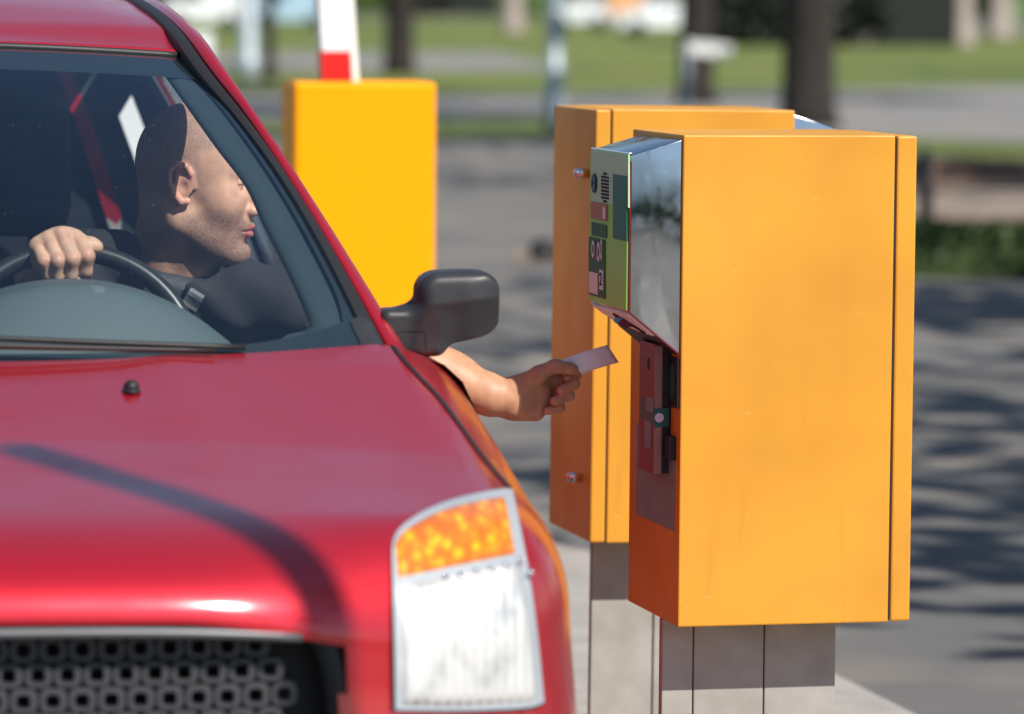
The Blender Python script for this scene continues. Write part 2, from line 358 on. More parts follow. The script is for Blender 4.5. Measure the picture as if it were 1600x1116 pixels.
# ------------------------------------------------------------------ distance fields -> smooth meshes
def smin(a, b, k):
    if k <= 0: return np.minimum(a, b)
    h = np.clip(.5 + .5 * (b - a) / k, 0, 1); return b + (a - b) * h - k * h * (1 - h)
def smax(a, b, k): return -smin(-a, -b, k)
def ell(p, c, r, rot=None):
    q = p - np.array(c)
    if rot is not None: q = q @ rot
    r = np.array(r); k0 = np.linalg.norm(q / r, axis=-1); k1 = np.linalg.norm(q / (r * r), axis=-1) + 1e-9; return k0 * (k0 - 1) / k1
def cone(p, a, b, ra, rb):
    a = np.array(a, float); b = np.array(b, float); ab = b - a; t = np.clip(((p - a) @ ab) / (ab @ ab), 0, 1)
    return np.linalg.norm(p - a - t[..., None] * ab, axis=-1) - (ra + (rb - ra) * t)
def rbox(p, c, h, r, rot=None):
    q = p - np.array(c)
    if rot is not None: q = q @ rot
    q = np.abs(q) - (np.array(h) - r); return np.linalg.norm(np.maximum(q, 0), axis=-1) + np.minimum(q.max(-1), 0) - r

def nets(f, lo, hi, h):
    lo = np.array(lo, float); hi = np.array(hi, float); n = np.ceil((hi - lo) / h).astype(int) + 1
    ax = [lo[i] + h * np.arange(n[i]) for i in range(3)]
    val = np.empty(n); K = 8                     # coarse pass first, then only the blocks near the surface
    nb_ = [int(math.ceil(k / K)) for k in n]; cc = [lo[i] + h * (np.arange(nb_[i]) * K + (K - 1) / 2) for i in range(3)]
    co_ = f(np.stack(np.meshgrid(*cc, indexing='ij'), -1)); todo = np.argwhere(np.abs(co_) < h * K * 1.5)
    big = np.repeat(np.repeat(np.repeat(co_, K, 0), K, 1), K, 2)[:n[0], :n[1], :n[2]]; val[:] = big
    pad = np.zeros([k * K for k in nb_]); pad[:n[0], :n[1], :n[2]] = big; o3 = np.stack(np.meshgrid(*[np.arange(K)] * 3, indexing='ij'), -1)
    for i in range(0, len(todo), 200):
        ix = todo[i:i + 200, None, None, None, :] * K + o3; pad[ix[..., 0], ix[..., 1], ix[..., 2]] = f(lo + h * ix)
    val = pad[:n[0], :n[1], :n[2]]
    ins = val < 0
    cs = tuple(n - 1); cnt = np.zeros(cs); pos = np.zeros(cs + (3,))
    def sl(a): return tuple(slice(a[i], a[i] + cs[i]) for i in range(3))
    cor = [(i, j, k) for i in (0, 1) for j in (0, 1) for k in (0, 1)]
    for a in cor:
        for d in range(3):
            if a[d]: continue
            b = list(a); b[d] = 1; va, vb = val[sl(a)], val[sl(b)]; cr_ = (va < 0) != (vb < 0)
            t = np.where(cr_, va / np.where(va == vb, 1, va - vb), 0); cnt += cr_
            for e in range(3):
                pos[..., e] += cr_ * (a[e] + (t if e == d else 0))
    act = cnt > 0; idx = -np.ones(cs, int); idx[act] = np.arange(act.sum())
    ijk = np.argwhere(act); V = lo + h * (ijk + pos[act] / cnt[act][:, None])
    Fs = []
    for d in range(3):
        e1, e2 = (d + 1) % 3, (d + 2) % 3
        A = [slice(1, -1)] * 3; A[d] = slice(0, -1); Bs = [slice(1, -1)] * 3; Bs[d] = slice(1, None)
        a, b = ins[tuple(A)], ins[tuple(Bs)]; q = np.argwhere(a != b)
        base = q.copy()
        for e in (e1, e2): base[:, e] += 1
        sign = a[tuple(q.T)]
        def cell(o1, o2):
            c = base.copy(); c[:, e1] -= o1; c[:, e2] -= o2; return idx[tuple(c.T)]
        Q = np.stack([cell(1, 1), cell(0, 1), cell(0, 0), cell(1, 0)], 1)
        Q[~sign] = Q[~sign][:, ::-1]; Fs.append(Q)
    return V, np.concatenate(Fs)
# ------------------------------------------------------------------ the red car (car frame: x across, y from the nose back, z up)
car = empty('car', tuple(CAR.o), CAR.psi)
tag(car, 'red compact car at left, its driver reaching out of the window', 'car')
OUT = cr([(0, -.002), (.28, .006), (.47, .028), (.60, .085), (.70, .145), (.80, .225), (.865, .335), (.896, .47), (.906, .66), (.900, .86), (.886, 1.1), (.880, 1.6), (.872, 2.5), (.862, 3.2), (.835, 3.62), (.76, 3.86), (.58, 3.95), (0, 3.98)], 24)
SMAX = 1.12
ZC = np.array([(-.1, .885), (0, .897), (.2, .918), (.4, .942), (.6, .969), (.8, 1.003), (1.0, 1.036), (1.12, 1.050), (1.3, 1.06)])
def ztop(x, s):
    x = np.abs(x); z = np.interp(s, ZC[:, 0], ZC[:, 1]); f = 1 - np.clip((s - .6) / .5, 0, 1) ** 1.5
    return z - .030 * f * (x / .8) ** 2.2 + .004 * np.exp(-((x - .42) / .05) ** 2) * np.clip(s, 0, 1)
def outdist(x, s):
    P = OUT[OUT[:, 1] < 2.0]; A, Bp = P[:-1], P[1:]; d = Bp - A; L2 = (d ** 2).sum(1)
    q = np.stack([np.abs(x), s], -1)[..., None, :]; t = np.clip(((q - A) * d).sum(-1) / L2, 0, 1)
    return np.sqrt(((q - A - t[..., None] * d) ** 2).sum(-1).min(-1))
def zbody(x, s):
    w = np.clip((np.abs(x) - .35) / .4, 0, 1); w = w * w * (3 - 2 * w)
    g = w * np.clip((s - .35) / .35, 0, 1); Rd = .235 * (1 - w) + .115 * w + .055 * g; Rz = .084 * (1 - w) + .150 * w + .045 * g
    d = np.clip(outdist(x, s) / Rd, 0, 1); p = 2.15
    return ztop(x, s) - Rz * (1 - (1 - (1 - d) ** p) ** (1 / p))
fo = OUT[OUT[:, 1] <= SMAX + .001]
NR, NC = 90, 70
rows = []
for i in range(NR + 1):
    S = SMAX * (i / NR) ** 1.8; X = float(np.interp(S, fo[:, 1], fo[:, 0]))
    a = 1 - (1 - np.linspace(0, 1, NC + 1)) ** 1.6; x = X * a
    f = np.clip((.998 + .125 * (x / .74) ** 2) / SMAX, 0, 1); s = S * (1 - (1 - f) * (S / SMAX) ** 4)
    z = zbody(x, s); rows.append(np.stack([x, s, z], -1))
G = np.array(rows)
mb = MB(); mb.strip(G.tolist()); mb.mirror()
# skirt: nose, wings, doors and tail as one wrap
us = [G[i, -1, :2] for i in range(NR + 1)] + [p for p in OUT[OUT[:, 1] > SMAX + .02][::2]]
us = np.array(us); us[0] = (0, us[0][1])
rim = np.array([G[min(i, NR), -1, 2] if i <= NR else float(np.interp(us[i, 1], [1.12, 1.5, 3.4, 3.98], [G[NR, -1, 2], .90, .93, .92])) for i in range(len(us))])
tan = np.gradient(us, axis=0); nrm = np.stack([tan[:, 1], -tan[:, 0]], 1); nrm /= np.linalg.norm(nrm, axis=1)[:, None] + 1e-9
zl = [1.0, .93, .82, .64, .60, .52, .40, .30, .22]
zf = [1.0, .9, .78, .62, .50, .38, .26, .14, 0]
sk = []
for k, fz in enumerate(zf):
    r = []
    for i in range(len(us)):
        z = .20 + (rim[i] - .20) * fz; front = max(0, 1 - us[i, 1] / .5)
        if front > 0 and fz == .62: z = z * (1 - min(1, front * 3)) + .54 * min(1, front * 3)
        off = .012 * math.sin(math.pi * min(1, (1 - fz) * 1.25)) + front * .035 * max(0, math.sin(math.pi * np.clip((.66 - z) / .42, 0, 1)))
        if fz == 0: off -= .04
        r.append((us[i, 0] + nrm[i, 0] * off, us[i, 1] + nrm[i, 1] * off, z))
    sk.append(r)
sk2 = np.array(sk); hole = []
Vs = sk2.reshape(-1, 3); n = len(us); F = []
AR = [(.72, .31), (3.22, .31)]          # wheel centres along the side
def inarch(c): return any((c[1] - a) ** 2 + (c[2] - .30) ** 2 < .345 ** 2 for a, _ in AR) and c[0] > .6
for k in range(len(zf) - 1):
    for i in range(n - 1):
        c = (sk2[k, i] + sk2[k + 1, i + 1]) / 2
        if c[1] < .2 and c[0] < .553 and k < 3: continue           # grille opening
        F.append((k * n + i, (k + 1) * n + i, (k + 1) * n + i + 1, k * n + i + 1))
sk_mb = MB(); sk_mb.add(Vs, F)
# refine the sides so that the wheel arches cut cleanly
bm = bmesh.new(); me = bpy.data.meshes.new('t'); me.from_pydata([tuple(v) for v in Vs], [], F); bm.from_mesh(me)
bmesh.ops.subdivide_edges(bm, edges=bm.edges[:], cuts=2, use_grid_fill=True)
bmesh.ops.delete(bm, geom=[f for f in bm.faces if inarch(f.calc_center_median())], context='FACES')
for v in bm.verts:                       # pull the cut edge onto a true circle
    if v.is_boundary and v.co.z > .22:
        for a, _ in AR:
            d = math.hypot(v.co.y - a, v.co.z - .30)
            if d < .40 and v.co.x > .6: v.co.y = a + (v.co.y - a) * .345 / d; v.co.z = .30 + (v.co.z - .30) * .345 / d
bm.verts.ensure_lookup_table(); bm.verts.index_update()
skirt = MB(); skirt.add([v.co[:] for v in bm.verts], [[v.index for v in f.verts] for f in bm.faces]); bm.free(); skirt.mirror()
mb.add(skirt.V, skirt.F)
# belt shoulder behind the bonnet
sh = [i for i in range(len(us)) if us[i, 1] >= 1.115]
b3 = MB(); rr = []
for fz, off in ((0, 0), (.5, -.012), (.8, -.035), (.95, -.062), (1.0, -.085), (.98, -.115)):
    rr.append([(us[i, 0] + nrm[i, 0] * off, us[i, 1] + nrm[i, 1] * off, rim[i] + (1.028 - rim[i]) * fz) for i in sh])
rr[-1] = [(x, y, z - .06) for x, y, z in rr[-1]]
b3.strip(rr); b3.mirror(); mb.add(b3.V, b3.F)
body = mb.build('body', M['paint'], car, smooth=True)
bm = bmesh.new(); bm.from_mesh(body.data); bmesh.ops.remove_doubles(bm, verts=bm.verts, dist=.0004); bmesh.ops.recalc_face_normals(bm, faces=bm.faces); bm.to_mesh(body.data); bm.free()
BV = BVHTree.FromPolygons([v.co[:] for v in body.data.vertices], [p.vertices[:] for p in body.data.polygons])
def onbody(px, py, off=0.0):
    o, d = CAR.loc_ray(px, py); h = BV.ray_cast(o, d)
    if h[0] is None:
        return None
    nn = h[1] if h[1].dot(d) < 0 else -h[1]
    return h[0] + nn * off

# grille: recessed back plate, top bar, rounded mesh cells
g = MB(); g.strip([[(x, .075 + .12 * abs(x) ** 2, z) for x in np.linspace(-.56, .56, 20)] for z in (.84, .50)]); g.build('grille_recess', M['black'], car)
def nosey(x): return float(np.interp(abs(x), fo[:60, 0], fo[:60, 1]))
g = MB(); xs = np.linspace(-.50, .50, 40)
g.tube([(x, nosey(x) + .004, .801 - .014 * (x / .5) ** 4) for x in xs], .0065, 8, 2)
for zz in (.575,): g.tube([(x, nosey(x) + .012, zz) for x in xs], .010, 8, 0)
for sx in (-1, 1): g.tube([(sx * (.515 + .034 * math.sin(a)), nosey(.53) + .022, .670 + .118 * math.cos(a)) for a in np.linspace(.05, math.pi - .05, 14)], .016, 10, 1)
gr = g.build('grille_surround', [M['meshgrey'], M['black'], mat('grille_bar', (.13, .13, .14), .4, .2)], car, smooth=True)
g = MB()
for r_ in range(6):
    for c in range(-14, 15):
        x = c * .0345 + (.01725 if r_ % 2 else 0); z = .776 - r_ * .0305
        if abs(x) > .495 - (.03 if r_ in (0, 5) else 0): continue
        y = nosey(x) + .035; ro, ri, hz = .0165, .0088, .0150
        ring = lambda r, hh, yy: [(x + r * math.copysign(abs(math.cos(a)) ** .6, math.cos(a)), yy, z + hh * math.copysign(abs(math.sin(a)) ** .6, math.sin(a))) for a in [2 * math.pi * j / 16 for j in range(16)]]
        g.strip([ring(ro, hz, y + .02), ring(ro, hz, y + .002), ring(ro * .9, hz * .9, y), ring(ri, ri, y), ring(ri, ri, y + .02)], 0, True)
g.build('grille_mesh', M['meshgrey'], car)
g = MB()
for z in (.36,):
    g.strip([[(x, nosey(x) - .036, zz) for x in np.linspace(-.42, .42, 30)] for zz in (.46, .30)])
g.build('bumper_intake', M['black'], car)

# headlamps, laid on the body where the photograph has them, mirrored for the other side
TOP = cr([(610, 868), (613, 846), (622, 829), (640, 814), (668, 798), (703, 784), (745, 773), (788, 765), (800, 768)], 4)
BOT = cr([(611, 1112), (650, 1113), (700, 1114), (760, 1113), (815, 1110), (836, 1106), (848, 1100)], 5)
def alongc(P, t):
    L = np.concatenate([[0], np.cumsum(np.linalg.norm(np.diff(P, axis=0), axis=1))]); L /= L[-1]; return np.array([np.interp(t, L, P[:, 0]), np.interp(t, L, P[:, 1])])
def lamp_pt(a, b, off):
    t = alongc(TOP, a); u = alongc(BOT, a); p = t + (u - t) * b
    p = p + np.array([6 * math.sin(math.pi * b) * (a ** 3), 0]); h = onbody(p[0], p[1], off); 
    return h
def patch(name, a0, a1, b0, b1, off, m, parent, na=26, nb=22, dome=0.0, mir=True):
    objs = []; rws = []
    for j in range(nb + 1):
        r = []
        for i in range(na + 1):
            fa, fb = i / na, j / nb; aa = a0 + (a1 - a0) * fa
            B0 = b0(aa) if callable(b0) else b0; B1 = b1(aa) if callable(b1) else b1
            e = min(fa, 1 - fa, fb, 1 - fb); o_ = off * min(1, e / .06 + (0 if dome else 0)) if off > .0045 else off
            o_ += dome * math.sin(math.pi * fa) * math.sin(math.pi * fb)
            h = lamp_pt(aa, B0 + (B1 - B0) * fb, o_); r.append(tuple(h) if h is not None else (r[-1] if r else (0, 0, 0)))
        rws.append(r)
    for sgn in ((1, -1) if mir else (1,)):
        q = MB(); q.strip([[(sgn * x, y, z) for x, y, z in r] for r in rws])
        if sgn > 0: q.F = [tuple(reversed(f)) for f in q.F]
        objs.append(q.build(name, m, parent[0 if sgn > 0 else 1] if isinstance(parent, list) else parent, smooth=True))
    return objs
split = lambda a: .30 + .01 * a - .05 * max(0, .25 - a) / .25 * 0
def amb_bot(a):
    t = alongc(TOP, a); u = alongc(BOT, a); y = 908 - (t[0] + (u[0] - t[0]) * .3 - 612) / 200 * 42; return (y - t[1]) / (u[1] - t[1])
rims = patch('headlight', -0.0, 1.0, 0, 1, .0025, M['blackgloss'], car)
bez = patch('bezel', .015, .99, .008, .99, .0045, M['silverrim'], rims)
patch('clear_lens', .03, .965, lambda a: amb_bot(a) + .025, .98, .011, M['flute'], rims, dome=.006)
patch('indicator_lens', .085, .95, lambda a: .038, lambda a: amb_bot(a) + .005, .009, M['amber'], rims, dome=.004)
for sgn, pr in ((1, rims[0]), (-1, rims[1])):
    for px, py in [(688, 909), (712, 905), (736, 899), (759, 894), (781, 890), (803, 883), (818, 899)]:
        h = onbody(px, py, .010); q = MB(); q.ball((sgn * h.x, h.y, h.z), .0050, 0, 8); q.build('lens_glint', M['chrome'], pr, smooth=True)  # chrome balls added to give the row of bright specular dots
# bonnet shut line, washer jet, rub mark
def groove(pts, w, name, m=M['rubber'], off=.0012, parent=car, mir=True, n=10):
    P = cr(pts, n); A = []; Bq = []
    for p in P:
        a = onbody(p[0] - w / 2, p[1], off); b = onbody(p[0] + w / 2, p[1], off)
        if a is None or b is None: continue
        A.append(tuple(a)); Bq.append(tuple(b))
    q = MB(); q.ribbon(A, Bq); return q.pair(name, m, parent)
groove([(603, 522), (622, 553), (650, 585), (685, 622), (720, 668), (752, 712), (782, 748), (797, 764)], 6.5, 'bonnet_gap', M['rubber'], .002)
h = onbody(205, 612); q = MB(); q.ball((h.x, h.y, h.z + .006), (.011, .013, .010), 0, 8); q.ball((h.x, h.y - .006, h.z + .001), (.013, .015, .004), 0, 8); q.pair('washer_jet', M['rubber'], car, smooth=True)

M['tint'] = glass_mat('tinted_glass', (.05, .06, .06), dust=.004)
# windscreen surface  W(a,t): a -1..1 across, t 0..1 up
def W(a, t):
    aa = abs(a); xb, xt = .735, .530
    x = (xb + (xt - xb) * t) * a + .012 * math.sin(math.pi * t) * a
    sb = .985 + .125 * aa ** 2; st = 1.935 + .065 * aa ** 2
    zb = 1.028; zt = 1.462 - .018 * aa ** 2
    s = sb + (st - sb) * t; z = zb + (zt - zb) * t + .036 * 4 * t * (1 - t) * (1 - .25 * aa ** 4)
    return np.array([x, s, z])
def wgrid(a0, a1, t0, t1, na, nb, off=0.0):
    r = []
    for j in range(nb + 1):
        row = []
        for i in range(na + 1):
            a = a0 + (a1 - a0) * i / na; t = t0 + (t1 - t0) * j / nb; p = W(a, t)
            if off:
                e = 1e-3; d1 = W(a + e, t) - p; d2 = W(a, t + e) - p; nn = np.cross(d1, d2); nn /= np.linalg.norm(nn); p = p + nn * off
            row.append(tuple(p))
        r.append(row)
    return r
q = MB(); q.strip(wgrid(-.985, .985, 0, .995, 48, 30)); ws = q.build('windscreen', M['ws'], car, smooth=True)
# black ceramic border printed on the pane's inside
q = MB()
q.strip([[tuple(W(.98 * a, f * (.035 + .075 * abs(a) ** 6)) + np.array([0, .003, -.003])) for a in np.linspace(-1, 1, 60)] for f in (0, .5, 1)])
q.strip(wgrid(-.98, .98, .90, .995, 48, 3, -.004))
for s_ in (-1, 1): q.strip([[ (tuple(W(s_ * (.98 - (.010 + .06 * max(0, 1 - t / .2) ** 2) * f), t) + np.array([0, .002, -.004]))) for f in (0, .5, 1)][:3] for t in np.linspace(.10, .96, 30)])
q.build('screen_border', mat('ceramic_black', (.018, .028, .034), .35), ws, smooth=True)
# gasket and A-pillar
def pil(t):  # outer crest of pillar, matched to the photographed outline
    P = AP; return np.array([np.interp(t, APT, P[:, i]) for i in range(3)])
APP = [(.800, 1.02, .995), (.779, 1.15, 1.030), (.752, 1.27, 1.088), (.702, 1.46, 1.192), (.640, 1.68, 1.315), (.586, 1.90, 1.420), (.556, 2.10, 1.482), (.530, 2.40, 1.522), (.522, 2.80, 1.538), (.525, 3.3, 1.528), (.535, 3.75, 1.47)]
AP = cr(APP, 8); APT = np.linspace(0, 1, len(AP))
red = MB(); gas = MB(); fr = MB()
NP = 90; rr_r, rr_g, rr_f = [], [], []
ridx = [i for i in range(len(AP))]
for i, c in enumerate(AP):
    # the matching point on the windscreen edge, or on the roof ditch behind it
    t = np.clip((c[1] - 1.11) / (2.0 - 1.11), 0, 1)
    if c[1] < 2.0: e = W(.985, t)
    else: e = np.array([c[0] - .052, c[1], c[2] + .004])
    if c[1] < 2.0 and c[1] > 1.8:
        f = (c[1] - 1.8) / .2; e = e * (1 - f) + f * np.array([c[0] - .052, c[1], c[2] + .004])
    d = c - e; d[1] *= .3; L = np.linalg.norm(d); d /= L
    up = np.array([0, -.45, .9]) if c[1] < 2.0 else np.array([0, 0, 1.0]); up = up - d * (up @ d); up /= np.linalg.norm(up)
    g0 = e - d * .002; g1 = e + d * (L * .36); g2 = e + d * (L * .46)
    rr_g.append([tuple(g0 - up * .012), tuple(g0 + up * .004), tuple(g0 + d * .006 + up * .006), tuple(g1 + up * .004), tuple(g1 + up * -.004), tuple(g2 - up * .006), tuple(g2 - up * .014)])
    rr_r.append([tuple(g2 - up * .016), tuple(g2 + up * .000), tuple(g2 + d * .004 + up * .005), tuple(e + d * (L * .75) + up * .0065), tuple(e + d * (L * .93) + up * .0035), tuple(c + up * -.001), tuple(c + d * .001 - up * .010), tuple(c - up * .024 - d * .004), tuple(c - up * .05 - d * .016)])
red.strip(rr_r); gas.strip(rr_g)
red.F = [tuple(reversed(f)) for f in red.F]
red.pair('pillar', M['paint'], car, smooth=True); gas.pair('screen_seal', M['rubber'], car, auto=35)
# red lit notch at the pillar foot
# roof
rf = []
for s in np.concatenate([np.linspace(0, .25, 12), np.linspace(.3, 1.95, 24)]):
    r = []
    for a in np.linspace(-1, 1, 41):
        aa = abs(a); p0 = W(a * .985, 1.0)
        k = min(1, s / .3); y = p0[1] + s * (1 + 0); xe = float(np.interp(y, AP[:, 1], AP[:, 0])) - .055; ze = float(np.interp(y, AP[:, 1], AP[:, 2])) + .002
        x = a * (.530 * .985 * (1 - k) + xe * k); base = float(np.interp(y, [1.9, 2.05, 2.25, 2.5, 2.8, 3.2, 3.6, 4.0], [1.452, 1.492, 1.530, 1.562, 1.580, 1.580, 1.555, 1.49]))
        z = base + (ze - base) * aa ** 3.0 if s > 0 else p0[2] + .006
        if 0 < s < .12: f = s / .12; z = z * f + (p0[2] + .006 + .012 * math.sin(f * math.pi / 2)) * (1 - f)
        r.append((x, y, z))
    rf.append(r)
q = MB(); lip = [(x, y - .001, z - .012) for x, y, z in rf[0]]; q.strip([lip] + rf); q.build('roof', M['paint'], car, smooth=True)
q = MB(); q.strip([[(x * .97, y, z - .035) for x, y, z in r] for r in rf]); q.build('headliner', M['liner'], car, smooth=True)
q = MB(); q.tube([tuple(W(a, 1.0) + np.array([0, .002, .001])) for a in np.linspace(-.98, .98, 40)], .006, 8); q.build('top_seal', M['rubber'], car, smooth=True)

# cowl and wipers
q = MB(); q.strip([[(x, .985 + .125 * (x / .735) ** 2 - d, 1.030 - d2) for x in np.linspace(-.735, .735, 40)] for d, d2 in ((-.03, 0), (.0, .004), (.02, .016), (.03, .03))]); q.build('cowl', M['rubber'], car, smooth=True)
for x0, x1, t1 in ((-.05, .49, .022), (-.66, -.16, .03)):
    q = MB(); P = [tuple(W((x0 + (x1 - x0) * f) / .735, .045 - .03 * f) + np.array([0, -.018, .012])) for f in np.linspace(0, 1, 12)]
    q.tube(P, [.007 - .004 * f for f in np.linspace(0, 1, 12)], 6); q.ball(P[0], .016, 0, 6)
    q.tube([tuple(W((x0 + .02 + (x1 - x0) * 1.05 * f) / .735, .075 - .045 * f) + np.array([0, -.006, .005])) for f in np.linspace(0, 1, 12)], .0045, 6)
    q.build('wiper', M['rubber'], car, smooth=True)
# sail piece between pillar foot and bonnet
q = MB(); q.strip([[tuple(W(.985, t) + np.array([dx, -.004, dz])) for t in np.linspace(0, .10, 6)] for dx, dz in ((-.012, -.0), (.005, .006), (.02, -.004))]); q.pair('screen_corner', M['plastic'], car, smooth=True)

# side pillars, doors' window frames, glass
def belt(s): return np.array([float(np.interp(s, us[:, 1][sh], us[:, 0][sh])) - .088, s, 1.028])
def rail(s): return np.array([float(np.interp(s, AP[:, 1], AP[:, 0])), s, float(np.interp(s, AP[:, 1], AP[:, 2])) - .03])
def sidept(s0, s1, f, off=0): 
    a = belt(s0); b = rail(s1); p = a + (b - a) * f; p[0] += .018 * math.sin(math.pi * f) + off; return p
def sidestrip(name, sa0, sa1, sb0, sb1, m, off=0, th=.0, f0=-.02, f1=1.0):
    q = MB(); q.strip([[tuple(sidept(sa0 + (sa1 - sa0) * g_, sb0 + (sb1 - sb0) * g_, f, off)) for f in np.linspace(f0, f1, 14)] for g_ in np.linspace(0, 1, 6)])
    for o in q.pair(name, m, car, smooth=True):
        if th: solid(o, th, 0)
    return o
sidestrip('door_pillar', 2.30, 2.40, 2.30, 2.38, M['seat'], .004, .012)
sidestrip('rear_pillar', 3.12, 3.20, 3.03, 3.10, M['seat'], .004, .012)
sidestrip('tail_pillar', 3.55, 3.80, 3.42, 3.72, M['trim'], .004, .012, -.02, .62)
sidestrip('tail_pillar', 3.55, 3.80, 3.42, 3.72, M['paint'], .004, .012, .625, 1.0)
sidestrip('pillar_trim', 3.27, 3.42, 3.17, 3.30, M['liner'], -.03, .004)
sidestrip('rear_side_window', 2.40, 3.12, 2.38, 3.03, M['sg'])
sidestrip('quarter_window', 3.20, 3.56, 3.10, 3.43, M['sg'])
q = MB(); q.strip([[(-x, y, z) for x, y, z in [tuple(sidept(1.30 + (2.30 - 1.30) * g_, 2.05 + .25 * g_, f)) for f in np.linspace(0, 1, 10)]] for g_ in np.linspace(0, 1, 8)]); q.build('front_side_window', M['sg'], car, smooth=True)
q = MB(); q.strip([[(x * (.50 - .12 * f), 3.86 - .16 * f, 1.02 + .46 * f) for x in np.linspace(-1, 1, 12)] for f in np.linspace(0, 1, 8)]); q.build('rear_window', M['tint'], car, smooth=True)
q = MB(); q.bbox(.64, .755, 3.79, 3.88, .74, 1.00, .02); q.pair('tail_light', M['redp'], car)
# door inner panels, floor, bulkhead
q = MB(); q.bbox(.71, .80, 1.20, 3.3, .30, 1.02, .015); q.pair('door_card', M['seat'], car)
q = MB(); q.box(-.8, .8, .95, 3.8, .24, .27); q.box(-.8, .8, .93, .97, .25, .99); q.build('floor_pan', M['black'], car)
# wide grey lining behind the screen's edge
BW = BVHTree.FromPolygons([v.co[:] for v in ws.data.vertices], [p.vertices[:] for p in ws.data.polygons])
inner = []
for p in cr([(240, 97), (262, 120), (293, 163), (340, 229), (386, 290), (414, 350), (452, 425), (480, 488), (484, 508), (470, 522), (440, 530)], 5):
    o_, d_ = CAR.loc_ray(p[0], p[1]); h_ = BW.ray_cast(o_, d_)
    if h_[0] is not None: inner.append(h_[0])
rows_ = []
for h_ in inner:
    t = min(max((h_.y - 1.09) / (1.99 - 1.09), .015), .99); e_ = Vector(W(.975, t)); r = []
    for f in np.linspace(0, 1, 7):
        p = h_.lerp(e_, f); dp = .030 - .018 * math.sin(math.pi * f ** .8); r.append((p.x, p.y + dp, p.z - dp * .12))
    rows_.append([(r[0][0] + .018, r[0][1] + .05, r[0][2] + .004)] + r)
q = MB(); q.strip(rows_); q.pair('pillar_lining', M['trim'], car, smooth=True)
# tailgate and rear quarter as seen from inside: painted frame, grey lining, black pillar
def tail(name, pts, m, y=3.62, th=.02):
    V = [CAR.on_y(px, py, y) for px, py in pts]; n = len(V); V = [tuple(v) for v in V] + [(v[0], v[1] + th, v[2]) for v in V]
    q = MB(); q.add(V, [tuple(range(n)), tuple(reversed(range(n, 2 * n)))] + [(i, i + n, (i + 1) % n + n, (i + 1) % n) for i in range(n)]); return q.pair(name, m, car)
tail('tailgate_frame', [(84, 100), (108, 100), (152, 215), (190, 340), (182, 352), (166, 340), (126, 215)], M['paint'], 3.62)
tail('tail_lining', [(108, 100), (134, 100), (176, 205), (222, 330), (222, 420), (192, 420), (190, 340), (152, 215)], M['trim'], 3.63)
tail('quarter_trim', [(134, 100), (250, 100), (262, 150), (232, 215), (206, 148), (186, 182), (222, 280), (236, 300), (236, 420), (222, 420), (222, 330), (176, 205)], M['black'], 3.635)
tail('rear_dark_sheet', [(-330, 100), (84, 100), (126, 215), (166, 340), (192, 420), (-330, 420)], M['seat'], 3.645)  # dark sheet added to keep the rear of the cabin dark
# dashboard with the hood over the dials
q = MB(); rws = []
for y in np.linspace(1.02, 1.46, 30):
    r = []
    for x in np.linspace(-.72, .72, 80):
        z = .985 + .022 * min(1, (y - 1.02) / .12) - .0 
        hx = (x - .300) / .262; hump = .124 * max(0, 1 - abs(hx) ** 2.1) ** .9 * np.clip((y - 1.06) / .12, 0, 1)
        z += hump
        if y > 1.32: z -= (y - 1.32) ** 2 * (2.5 if abs(hx) > 1 else 4.5)
        if abs(x) > .60: z -= (abs(x) - .60) * .12
        r.append((x, y, z))
    rws.append(r)
rws.append([(x, 1.47, .75) for x in np.linspace(-.72, .72, 80)])
q.strip(rws); db = q.build('dashboard', M['dash'], car, smooth=True)
q = MB(); q.tube([(x, 1.085, 1.012) for x in np.linspace(-.5, .62, 20)], .006, 6); q.build('defroster_slot', M['black'], db)
# steering wheel
wc = Vector((.318, 1.53, .985)); tilt = Matrix.Rotation(R(-24), 3, 'X'); RW = .185
def wheelpt(a, r=RW, d=0): return tuple(wc + tilt @ Vector((r * math.sin(a), d, r * math.cos(a))))
q = MB(); rws = []
for i in range(64):
    a = 2 * math.pi * i / 64; c = Vector(wheelpt(a)); rad = (Vector(wheelpt(a, 1)) - wc).normalized(); ax = tilt @ Vector((0, 1, 0))
    rws.append([tuple(c + rad * .0145 * math.cos(b) + ax * .0165 * math.sin(b)) for b in [2 * math.pi * j / 12 for j in range(12)]])
rws.append(rws[0]); q.strip(rws, 0, True)
sw = q.build('steering_wheel', M['wheelrim'], car, smooth=True)
q = MB()
for a in (1.5, -1.5, math.pi): q.tube([wheelpt(a, .05, .02), wheelpt(a, .12, .015), wheelpt(a, .18, 0)], [.03, .022, .014], 8)
q.ball(tuple(wc + tilt @ Vector((0, .02, 0))), (.075, .045, .075), 0, 10); q.build('wheel_hub', M['wheelrim'], sw, smooth=True)
